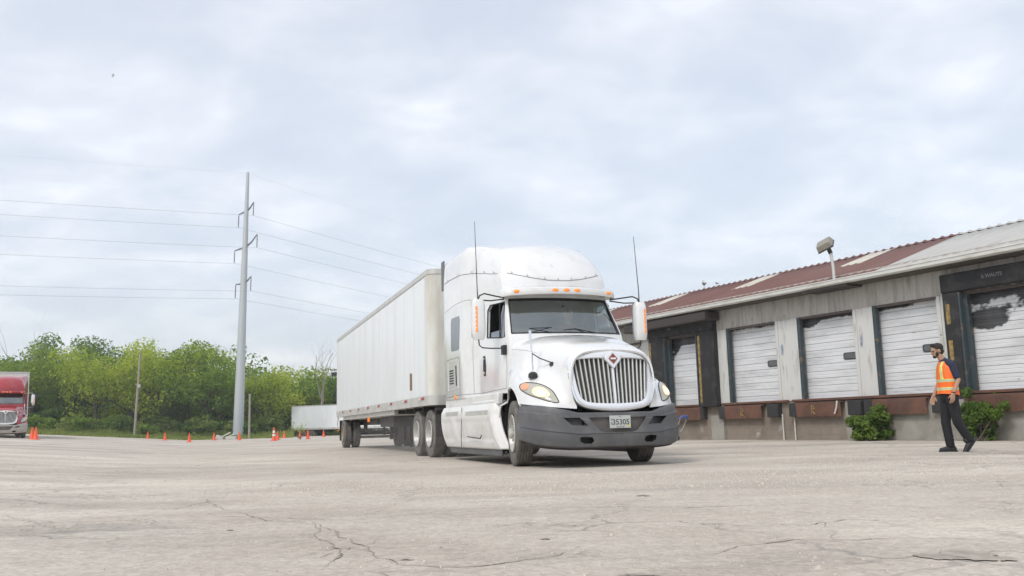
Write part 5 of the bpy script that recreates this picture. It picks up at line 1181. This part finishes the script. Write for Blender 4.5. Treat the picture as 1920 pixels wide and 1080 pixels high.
# arms: (row at shaft, left tip row, right tip row, insulator bottoms left/right, reach in px)
armdir = Vector((.93, -.36, 0))
WIRE = mat('aluminium_conductor', (.36, .37, .38), .6, var=.05); INS = mat('grey_insulator', (.26, .27, .28), .5)
ends = []
for (ys_, yl, yr, bl_, br_, xl, xr_, xs_) in ((393, 398, 375, 423, 402, 453, 484, 469), (463, 468, 438, 492, 465, 442, 489, 464), (532, 533, 518, 560, 547, 443, 475, 460)):
    for tipy, boty, xt in ((yl, bl_, xl), (yr, br_, xr_)):
        X = (xt - xs_) / FPX * DM; tz = mz(tipy, xt); bz = mz(boty, xt); s0 = mz(ys_, xs_)
        q = mb(); q.tube([(0, 0, s0), (X * .5, -abs(X) * .1 * (1 if X > 0 else -1), lerp(s0, tz, .42)), (X, -X * .35, tz)], [.13, .10, .06], 8); q.build('arm', mat('mast_arm_steel', (.20, .22, .24), .6, metal=.3) if 'mast_arm_steel' not in bpy.data.materials else bpy.data.materials['mast_arm_steel'], mast)
        q = mb(); n_ = 9; q.tube([(X, -X * .35, tz), (X, -X * .35, bz)], .025, 5)
        q.lathe([(lerp(.045, .085, i % 2), lerp(tz - .1, bz + .12, i / 18)) for i in range(19)], c=(X, -X * .35, 0), n=8); q.build('insulator', INS, mast)
        ends.append(Vector((PX_ + X, PY_ - X * .35, gz + bz)))
ends.append(Vector((PX_, PY_, gz + MH - .1)))
def wire(a, b, sag, r_, label):
    n_ = 24; pts = [a.lerp(b, i / n_) - Vector((0, 0, sag * 4 * (i / n_) * (1 - i / n_))) for i in range(n_ + 1)]
    q = mb(); q.tube(pts, r_, 5); o_ = q.build('power_line', WIRE, smooth=60); tag(o_, label, 'cable', 'power lines on the steel mast')
wl = ['upper left arm', 'upper right arm', 'middle left arm', 'middle right arm', 'lower left arm', 'lower right arm']
for i, p in enumerate(ends):
    nm = wl[i] if i < 6 else 'very top'
    wire(p, p + Vector((-88, -42, .9 + (-.6 if i > 3 else 0))), .7, .015 if i < 6 else .006, f'thin cable running left across the sky from the {nm} of the mast')
    wire(p, p + Vector((150, 236, .5)), 3.2, .015 if i < 6 else .006, f'thin cable running right behind the truck from the {nm} of the mast')
WOODP = mat('weathered_pole_wood', (.30, .27, .22), .9, var=.2, vscale=6)
x_, y_, z_ = gpos(253, 100); pw = empty('wooden_pole', (x_, y_, z_), 0, 'thin weathered wooden pole leaning right in front of the trees', 'pole'); pw.rotation_euler = (0, R(2.0), 0)
q = mb(); q.tube([(0, 0, 0), (0, 0, 9.5)], [.15, .10], 10); q.build('post', WOODP, pw)
q = mb(); q.lathe([(0, .2), (.12, .18), (.15, 0), (.12, -.2), (0, -.22)], c=(.2, -.1, 5.6), n=10); q.build('transformer', pm('pale_transformer', (.42, .43, .43), .5), pw)
x_, y_, z_ = gpos(466, 96); pw = empty('wooden_pole', (x_, y_, z_), 0, 'short thin pale pole right beside the steel mast', 'pole')
q = mb(); q.tube([(0, 0, 0), (0, 0, 4.6)], [.12, .09], 10); q.build('post', WOODP, pw)
q = mb(); q.box((0, 0, 4.6), (.22, .2, .1)); q.build('cap', WOODP, pw)
x_, y_, z_ = gpos(624, 126); sg = empty('signboard_frame', (x_, y_, z_), 0, 'dark box on a thin frame behind the rear edge of the trailer', 'sign')
q = mb(); q.box((.2, 0, 8.3), (1.2, .2, .55)); q.build('board', MT['soot'], sg, bevel=.02)
for dx in (-.45, .5): q = mb(); q.tube([(dx, 0, 0), (dx, 0, 8.9)], .06, 6); q.build('post', STEEL, sg)
q = mb(); q.box((.1, 0, 8.9), (1.4, .1, .12)); q.build('top_bar', MT['dark'], sg)

# ------------------------------------------------------------------ birds
GULL = mat('gull_grey', (.42, .42, .41), .8, var=.15); GDARK = mat('gull_dark_feather', (.12, .115, .11), .8)
def standing_bird(loc, rz, label, s_=1.0):
    root = empty('gull', loc, rz, label, 'bird', 'gulls on the roof ridge'); 
    q = mb(); secs = []
    for x_, z_, w_, h_ in ((-.24, .13, .008, .006), (-.17, .14, .03, .02), (-.08, .155, .055, .05), (.02, .17, .065, .062), (.09, .19, .052, .055), (.125, .235, .034, .036), (.145, .27, .034, .034), (.175, .285, .026, .026), (.20, .28, .010, .010), (.235, .27, .004, .004)):
        secs.append([(x_, w_ * math.cos(a), z_ + h_ * math.sin(a)) for a in [j * 2 * math.pi / 12 for j in range(12)]])
    q.loft(secs, cap=True)
    for s2 in (-1, 1): q.tube([(.0, s2 * .02, .13), (.005, s2 * .02, 0)], .006, 5)
    q.build('body', GULL, root, smooth=60)
    q = mb()
    for s2 in (-1, 1): q.loft([[(x_, s2 * (.058 if x_ > -.1 else .03) + s2 * .006, z_ + dz) for dz in (-.02, .02)] for x_, z_ in ((.05, .19), (-.05, .18), (-.15, .16), (-.27, .135))], close=False)
    q.build('wings', GDARK, root, recalc=False); root.scale = (s_,) * 3; return root
def ridge(s_, t=RW): p = Vector((BX, BY, 0)) + AL * s_ + NBK * (-EO + t); return (p.x, p.y, EZ + t * SL + .06)
standing_bird(ridge(-5.1, RW), BB + R(60), 'grey gull standing on the roof ridge at a skylight', 1.15)
standing_bird(ridge(-4.35, RW), BB + R(80), 'smaller dark gull crouched on the ridge right of the other gull', .55)
fb = empty('flying_bird', (-28.0, 62.0, 26.0), .4, 'pale bird gliding high in the sky at the upper left', 'bird')
q = mb(); q.loft([[(x_, w_ * math.cos(a), w_ * math.sin(a)) for a in [j * 2 * math.pi / 8 for j in range(8)]] for x_, w_ in ((-.25, .01), (-.1, .05), (.05, .06), (.18, .03), (.24, .005))], cap=True); q.build('body', GULL, fb)
for s2 in (-1, 1): q = mb(); q.loft([[(a, s2 * y_, z_), (b, s2 * y_, z_ + .01)] for a, b, y_, z_ in ((-.08, .08, 0, .02), (-.06, .10, .2, .10), (-.08, .05, .42, .08), (-.16, -.12, .66, -.02))], close=False); q.build('wing', GULL, fb, recalc=False)

fb.scale = (.6,) * 3
for ch in fb.children: ch.data.materials[0] = pm('pale_bird_grey', (.62, .63, .65), .8)
# hand truck behind the bumper
p = bpos(-1.6, 1.0); ht = empty('hand_truck', p, BB - math.pi / 2, 'small folding hand truck with a blue handle standing by the dock wall', 'hand truck')
for s2 in (-1, 1): q = mb(); q.tube([(-.35, s2 * .13, .12), (.0, s2 * .13, .42), (.22, s2 * .13, .72)], .014, 6); q.build('rail', MT['alu'], ht)
q = mb(); q.tube([(.20, -.15, .70), (.26, -.1, .80), (.26, .1, .80), (.20, .15, .70)], .035, 8); q.build('handle', pm('blue_plastic', (.05, .14, .42), .5), ht)
q = mb(); q.box((-.30, 0, .30), (.45, .3, .02)); q.tube([(-.45, -.14, .30), (-.2, -.14, .08)], .012, 6); q.build('platform', MT['alu'], ht)
for s2 in (-1, 1): q = mb(); q.lathe([(.03, -.015), (.08, -.015), (.085, 0), (.08, .015), (.03, .015)], c=(-.35, s2 * .17, .086), axis='y', n=16); q.build('wheel', MT['black'], ht)

# ------------------------------------------------------------------ thin haze volume, added to lower contrast with distance
q = mb(); q.box((-40, 330, 34), (420, 700, 75)); hz = q.build('haze', None, smooth=0)
hm = bpy.data.materials.new('haze'); hm.use_nodes = True; t = hm.node_tree; t.nodes.clear(); o_ = t.nodes.new('ShaderNodeOutputMaterial'); pv = t.nodes.new('ShaderNodeVolumePrincipled')
pv.inputs['Color'].default_value = (.93, .95, .97, 1); pv.inputs['Density'].default_value = .0007; pv.inputs['Anisotropy'].default_value = .2; t.links.new(pv.outputs[0], o_.inputs['Volume']); hz.data.materials.append(hm)
tag(hz, 'thin pale haze added over the yard and trees to lower contrast', 'haze', kind='stuff')

# dust thrown up behind the drive wheels
q = mb(); E_ = []
n_ = 20
for i in range(n_ + 1):
    th = math.pi * i / n_
    for j in range(n_):
        ph = 2 * math.pi * j / n_; d3 = Vector((math.sin(th) * math.cos(ph), math.sin(th) * math.sin(ph), math.cos(th))); k = 1 + .35 * fbm(d3 * 1.7, 3); E_.append((d3.x * 3.6 * k, d3.y * 1.5 * k, max(.02, .35 + d3.z * .55 * k)))
q.add(E_, [(i * n_ + j, i * n_ + (j + 1) % n_, (i + 1) * n_ + (j + 1) % n_, (i + 1) * n_ + j) for i in range(n_) for j in range(n_)])
ds = q.build('dust', None, smooth=60); dm = bpy.data.materials.new('dust'); dm.use_nodes = True; t = dm.node_tree; t.nodes.clear(); o_ = t.nodes.new('ShaderNodeOutputMaterial'); pv = t.nodes.new('ShaderNodeVolumePrincipled')
pv.inputs['Color'].default_value = (.93, .89, .83, 1); pv.inputs['Density'].default_value = .035; t.links.new(pv.outputs[0], o_.inputs['Volume']); ds.data.materials.append(dm)
_a = RIG_A; _fw = Vector((math.sin(_a), -math.cos(_a), 0)); _lf = Vector((math.cos(_a), math.sin(_a), 0)); ds.location = Vector((RIG_P[0], RIG_P[1], 0)) + _fw * -5.6 + _lf * -1.5; ds.rotation_euler = (0, 0, _a - math.pi / 2)
tag(ds, 'faint dust raised by the drive wheels of the white truck', 'dust', kind='stuff')
# ------------------------------------------------------------------ people
SKIN = mat('skin', (.42, .25, .17), .55, var=.06, spec=.3); HAIR = mat('dark_brown_hair', (.022, .017, .014), .8, var=.3, vscale=30)
VEST = mat('orange_safety_vest', (.95, .17, .025), .6, var=.06, bump=.3, bscale=14); BANDY = mat('lime_band', (.70, .78, .18), .5); BANDS = mat('silver_reflective_band', (.45, .50, .47), .35)
NAVY = mat('navy_t_shirt', (.018, .026, .055), .85, var=.15, bump=.2, bscale=18); TROU = mat('black_trousers', (.009, .0095, .012), .8, var=.2, bump=.5, bscale=9); SHOE = mat('black_shoe', (.02, .02, .022), .6)
def V(*a): return Vector(a)
def limb_tube(q, pts, rs, n=12):
    P_, R_ = [], []
    for i in range(len(pts) - 1):
        for k in range(5): t = k / 5; P_.append(V(*pts[i]).lerp(V(*pts[i + 1]), t)); R_.append(lerp(rs[i], rs[i + 1], t))
    P_.append(V(*pts[-1])); R_.append(rs[-1]); q.tube(P_, R_, n)
    for p, r_ in ((P_[0], R_[0]), (P_[-1], R_[-1])): ell(q, p, (r_, r_, r_))
    for p, r_ in zip(pts[1:-1], rs[1:-1]): ell(q, V(*p), (r_, r_, r_))
def ell(q, c, r_, rot=(0, 0, 0), n=14):
    E_ = Euler(rot).to_matrix(); vs = []; fs = []
    for i in range(n + 1):
        th = math.pi * i / n
        for j in range(n): ph = 2 * math.pi * j / n; vs.append(V(*c) + E_ @ V(r_[0] * math.sin(th) * math.cos(ph), r_[1] * math.sin(th) * math.sin(ph), r_[2] * math.cos(th)))
    for i in range(n):
        for j in range(n): fs.append((i * n + j, i * n + (j + 1) % n, (i + 1) * n + (j + 1) % n, (i + 1) * n + j))
    q.add(vs, fs)
def meld(q, name, m_, parent, vox=.008, sm=4):
    o_ = q.build(name, m_, parent, smooth=0); r_ = o_.modifiers.new('r', 'REMESH'); r_.mode = 'VOXEL'; r_.voxel_size = vox; r_.use_smooth_shade = True
    s_ = o_.modifiers.new('s', 'SMOOTH'); s_.iterations = sm; s_.factor = .5; freeze(o_)
    for p in o_.data.polygons: p.use_smooth = True
    if not o_.data.materials: o_.data.materials.append(m_)
    return o_
def hand(q, wrist, direc, palm_n, curl=.5, s_=1.0):
    """palm, five fingers of different length and a thumb from the side of the palm"""
    d_ = V(*direc).normalized(); pn = V(*palm_n); pn = (pn - d_ * pn.dot(d_)).normalized(); sd = d_.cross(pn); w_ = V(*wrist)
    for k in range(4): limb_tube(q, [w_ + sd * (k - 1.5) * .012 * s_, w_ + d_ * .095 * s_ + sd * (k - 1.5) * .021 * s_], [.017 * s_, .014 * s_], 8)
    for k, L_ in enumerate((.070, .080, .076, .058)):
        b_ = w_ + d_ * .095 * s_ + sd * (k - 1.5) * .021 * s_; a = curl; dd = (d_ * math.cos(a * .5) + pn * math.sin(a * .5)); p1 = b_ + dd * L_ * .45 * s_
        dd = (d_ * math.cos(a * 1.4) + pn * math.sin(a * 1.4)); p2 = p1 + dd * L_ * .33 * s_; dd = (d_ * math.cos(a * 2.1) + pn * math.sin(a * 2.1)); p3 = p2 + dd * L_ * .28 * s_
        limb_tube(q, [b_, p1, p2, p3], [.0105 * s_, .0098 * s_, .009 * s_, .0075 * s_], 8)
    t0 = w_ + d_ * .025 * s_ + sd * -.026 * s_; t1 = t0 + (d_ * .7 - sd * .6 + pn * .3).normalized() * .045 * s_; t2 = t1 + (d_ * .9 - sd * .15 + pn * .45).normalized() * .035 * s_
    limb_tube(q, [t0, t1, t2], [.015 * s_, .012 * s_, .009 * s_], 8)
def head(q, c, pitch, s_=1.0):
    """skull, jaw, nose, brows, lips and ears; x forward"""
    E_ = Euler((0, pitch, 0)).to_matrix(); f_ = lambda x_, y_, z_: V(*c) + E_ @ V(x_, y_, z_) * s_
    ell(q, f_(-.012, 0, .035), (.098 * s_, .077 * s_, .092 * s_), (0, pitch, 0)); ell(q, f_(.022, 0, -.045), (.066 * s_, .058 * s_, .062 * s_), (0, pitch, 0)); ell(q, f_(.060, 0, -.092), (.026 * s_, .030 * s_, .020 * s_), (0, pitch, 0))
    limb_tube(q, [f_(.078, 0, .018), f_(.100, 0, -.018), f_(.098, 0, -.030)], [.010 * s_, .013 * s_, .014 * s_], 8)
    limb_tube(q, [f_(.076, -.035, .026), f_(.084, 0, .024), f_(.076, .035, .026)], [.010 * s_] * 3, 8)
    limb_tube(q, [f_(.078, -.020, -.062), f_(.086, 0, -.061), f_(.078, .020, -.062)], [.008 * s_] * 3, 8)
    for e_ in (-1, 1): ell(q, f_(-.012, e_ * .079, -.005), (.020 * s_, .009 * s_, .032 * s_), (0, pitch + .2, 0)); ell(q, f_(.050, e_ * .040, -.018), (.022 * s_, .018 * s_, .020 * s_))
    return f_
man = empty('person', (7.50, 15.95, 0), R(178), 'man in orange safety vest and black trousers walking past the dock doors', 'person')
q = mb(); HC = (.125, 0, 1.735); f_ = head(q, HC, R(12))
limb_tube(q, [(.0, 0, 1.50), (.045, 0, 1.58), (.095, 0, 1.67)], [.068, .058, .056])
ell(q, (-.01, 0, 1.36), (.115, .165, .20)); ell(q, (0, 0, 1.12), (.105, .145, .17)); ell(q, (-.01, 0, .97), (.12, .16, .13))
limb_tube(q, [(-.005, -.17, 1.50), (-.005, 0, 1.53), (-.005, .17, 1.50)], [.062, .075, .062])
armL = [(-.015, .205, 1.485), (-.085, .245, 1.22), (.025, .265, .985)]; armR = [(-.0, -.205, 1.485), (.03, -.25, 1.20), (.15, -.235, .965)]
for A_ in (armL, armR): limb_tube(q, A_, [.052, .040, .027])
hand(q, armL[2], (.22, 0, -1), (.3, -1, 0), .42); hand(q, armR[2], (.35, .05, -1), (.2, 1, 0), .42)
legL = [(-.01, .095, .93), (-.075, .10, .50), (-.255, .10, .175)]; legR = [(0, -.095, .93), (.045, -.095, .50), (.005, -.095, .09)]
for A_ in (legL, legR): limb_tube(q, A_, [.085, .058, .040])
meld(q, 'body', SKIN, man, .0062, 3)
q = mb(); ell(q, f_(-.026, 0, .052), (.104, .086, .088), (0, R(12), 0)); ell(q, f_(-.055, 0, -.012), (.062, .080, .070)); ell(q, f_(.025, 0, .105), (.058, .066, .034))
c_ = mb(); c_.box(f_(.122, 0, .008), (.14, .3, .158), rot=(0, R(12), 0)); c_.box(f_(-.005, 0, -.105), (.3, .3, .12)); hr = meld(q, 'hair', HAIR, man, .007, 2); boolean_cut(hr, c_.build('cut', None, None, smooth=0))
q = mb(); ell(q, f_(.062, 0, -.088), (.034, .040, .030), (0, R(12), 0)); ell(q, f_(.030, .050, -.050), (.030, .012, .042)); ell(q, f_(.030, -.050, -.050), (.030, .012, .042)); limb_tube(q, [f_(.084, -.022, -.048), f_(.093, 0, -.046), f_(.084, .022, -.048)], [.006] * 3, 8); meld(q, 'beard', HAIR, man, .006, 2)
for s2 in (-1, 1): q = mb(); ell(q, f_(.074, s2 * .031, .006), (.012, .014, .010)); q.build('eye', pm('eye_dark', (.03, .02, .015), .2), man)
q = mb(); q.tube([f_(.10, -.055, .008), f_(.104, 0, .010), f_(.10, .055, .008)], .0018, 5)
for s2 in (-1, 1): q.tube([f_(.10, s2 * .055, .008), f_(.05, s2 * .079, .010), f_(-.01, s2 * .083, .006)], .0016, 5)
q.build('glasses', MT['black'], man)
q = mb(); ell(q, (-.01, 0, 1.37), (.118, .175, .19)); ell(q, (0, 0, 1.16), (.112, .16, .17)); limb_tube(q, [(-.005, -.17, 1.50), (0, 0, 1.52), (-.005, .17, 1.50)], [.070, .090, .070]); limb_tube(q, [(.01, 0, 1.50), (.035, 0, 1.565)], [.085, .068])
for A_ in (armL, armR): a, b = V(*A_[0]), V(*A_[1]); limb_tube(q, [tuple(a), tuple(a.lerp(b, .35)), tuple(a.lerp(b, .78))], [.060, .060, .058])
meld(q, 'shirt', NAVY, man, .009, 4)
q = mb(); ell(q, (-.01, 0, .95), (.135, .17, .12)); limb_tube(q, [(-.012, .092, .93), (-.075, .10, .50), (-.235, .10, .21)], [.108, .082, .070]); limb_tube(q, [(0, -.092, .93), (.045, -.095, .50), (.005, -.095, .12)], [.108, .080, .072])
for z_ in (.2, .27): ell(q, (.012 + (z_ - .2) * .1, -.095, z_), (.082, .075, .028))
ell(q, (-.20, .10, .27), (.078, .072, .04)); meld(q, 'trousers', TROU, man, .010, 3)
q = mb()
def shoe(o_, rot):
    q = mb(); E_ = Euler((0, rot, 0)).to_matrix(); g_ = lambda x_, y_, z_: V(*o_) + E_ @ V(x_, y_, z_)
    limb_tube(q, [g_(-.055, 0, .045), g_(.06, 0, .048), g_(.165, 0, .035)], [.045, .044, .034]); limb_tube(q, [g_(-.04, 0, .05), g_(-.01, 0, .12)], [.048, .05]); 
    c2 = meld(q, 'shoe', SHOE, man, .009, 2); q = mb(); ps = [(-.10, -.035), (-.05, -.045), (.1, -.05), (.19, -.035), (.21, 0), (.19, .035), (.1, .05), (-.05, .045), (-.10, .035)]
    q.prism(ps, lambda a, b, t: tuple(g_(a, b, t)), -.004, .022); q.build('sole', MT['black'], c2)
shoe((.0, -.095, .004), 0); shoe((-.275, .10, .115), R(52))
# vest
def vest_sec(z_, k=1.0):
    cx_ = cr_interp([.97, 1.1, 1.3, 1.5, 1.6], [-.005, -.002, -.006, -.008, .005], z_); rx_ = cr_interp([.97, 1.1, 1.3, 1.45, 1.56], [.150, .138, .145, .130, .080], z_) * k; ry_ = cr_interp([.97, 1.1, 1.3, 1.45, 1.56], [.212, .200, .212, .205, .12], z_) * k
    return [(cx_ + rx_ * math.copysign(abs(math.cos(a)) ** .8, math.cos(a)) + .006 * math.sin(a * 7 + z_ * 5), ry_ * math.copysign(abs(math.sin(a)) ** .85, math.sin(a)), z_ + (.02 * math.cos(a)) * (z_ < 1.0)) for a in [2 * math.pi * j / 56 for j in range(56)]]
q = mb(); q.loft([vest_sec(z_) for z_ in [.975 + .03 * i for i in range(20)]], close=True)
vest = q.build('safety_vest', VEST, man, smooth=60); sm = vest.modifiers.new('t', 'SOLIDIFY'); sm.thickness = .006; sm.offset = 1; freeze(vest)
for s2 in (-1, 1):
    c_ = mb(); ell(c_, (-.015, s2 * .25, 1.40), (.066, .09, .135)); boolean_cut(vest, c_.build('cut', None, None, smooth=0))
c_ = mb(); c_.prism([(-.028, 1.20), (.028, 1.20), (.11, 1.62), (-.11, 1.62)], lambda a, b, t: (t, a, b), .03, .35); boolean_cut(vest, c_.build('cut', None, None, smooth=0)); resmooth(vest, 50)
q = mb(); q.loft([[(lerp(.135, .10, i / 9) * .95 if False else x_, y_, z_) for x_, y_, z_ in []] or [(0, 0, 0)]], close=False) if False else None
for z0_ in (1.215, 1.075):
    q = mb(); q.loft([vest_sec(z_, 1.052) for z_ in (z0_ - .024, z0_ + .024)]); bd = q.build('lime_band', BANDY, vest, smooth=60, recalc=False)
    q = mb(); q.loft([vest_sec(z_, 1.062) for z_ in (z0_ - .012, z0_ + .012)]); q.build('silver_band', BANDS, vest, smooth=60, recalc=False)
for s2 in (-1, 1):
    for m_, w_, k_ in ((BANDY, .026, 1.052), (BANDS, .010, 1.064)):
        q = mb(); secs = []
        for i in range(14):
            z_ = lerp(1.24, 1.545, i / 13); S_ = vest_sec(z_, k_); tgt = [p for p in S_ if p[0] > 0]; y0 = s2 * lerp(.125, .085, i / 13)
            def atx(y_): 
                c2 = sorted(tgt, key=lambda p: abs(p[1] - y_))[:2]; return max(c2[0][0], c2[1][0])
            secs.append([(atx(y0 - w_) + .001, y0 - w_, z_), (atx(y0) + .002, y0, z_), (atx(y0 + w_) + .001, y0 + w_, z_)])
        q.loft(secs, close=False); q.build('shoulder_stripe', m_, vest, smooth=60, recalc=False)
q = mb(); q.lathe([(.033, -.01), (.034, .01)], c=(.018, .263, 1.005), n=14); q.build('wristwatch', MT['dark'], man)

# driver behind the wheel
drv = empty('person', tractor.location, tractor.rotation_euler.z, 'driver in dark red shirt sitting behind the windscreen of the white truck', 'person')
q = mb(); OX, OY, OZ = -1.74, .52, 1.86
f2 = head(q, (OX + .04, OY, OZ + .79), R(4)); limb_tube(q, [(OX - .02, OY, OZ + .58), (OX + .015, OY, OZ + .72)], [.062, .056])
ell(q, (OX - .03, OY, OZ + .36), (.12, .17, .25)); ell(q, (OX - .02, OY, OZ + .08), (.14, .18, .16)); limb_tube(q, [(OX - .03, OY - .17, OZ + .53), (OX - .02, OY, OZ + .56), (OX - .03, OY + .17, OZ + .53)], [.062, .07, .062])
aw = [[(OX - .03, OY + s2 * .20, OZ + .52), (OX + .14, OY + s2 * .24, OZ + .28), (OX + .38, OY + s2 * .17, OZ + .36)] for s2 in (-1, 1)]
for A_ in aw: limb_tube(q, A_, [.052, .042, .028])
hand(q, aw[0][2], (1, .2, .25), (.2, 0, -1), .8); hand(q, aw[1][2], (1, -.2, .25), (.2, 0, -1), .8)
for s2 in (-1, 1): limb_tube(q, [(OX, OY + s2 * .10, OZ + .06), (OX + .42, OY + s2 * .13, OZ + .10), (OX + .52, OY + s2 * .13, OZ - .32)], [.085, .06, .045])
meld(q, 'body', SKIN, drv, .0075, 3)
q = mb(); ell(q, f2(-.024, 0, .052), (.102, .084, .085)); c_ = mb(); c_.box(f2(.132, 0, -.0), (.14, .3, .14)); hr = meld(q, 'hair', HAIR, drv, .009, 2); boolean_cut(hr, c_.build('cut', None, None, smooth=0))
q = mb(); ell(q, (OX - .03, OY, OZ + .36), (.14, .19, .26)); ell(q, (OX - .02, OY, OZ + .12), (.15, .19, .16)); limb_tube(q, [(OX - .03, OY - .17, OZ + .53), (OX - .02, OY, OZ + .55), (OX - .03, OY + .17, OZ + .53)], [.07, .088, .07])
for A_ in aw: a, b = V(*A_[0]), V(*A_[1]); limb_tube(q, [tuple(a), tuple(a.lerp(b, .7))], [.066, .06])
meld(q, 'shirt', pm('dark_red_shirt', (.22, .04, .04), .8), drv, .01, 3)
q = mb()
for s2 in (-1, 1): limb_tube(q, [(OX, OY + s2 * .10, OZ + .06), (OX + .42, OY + s2 * .13, OZ + .10), (OX + .52, OY + s2 * .13, OZ - .32)], [.10, .075, .065])
meld(q, 'trousers', TROU, drv, .012, 2)
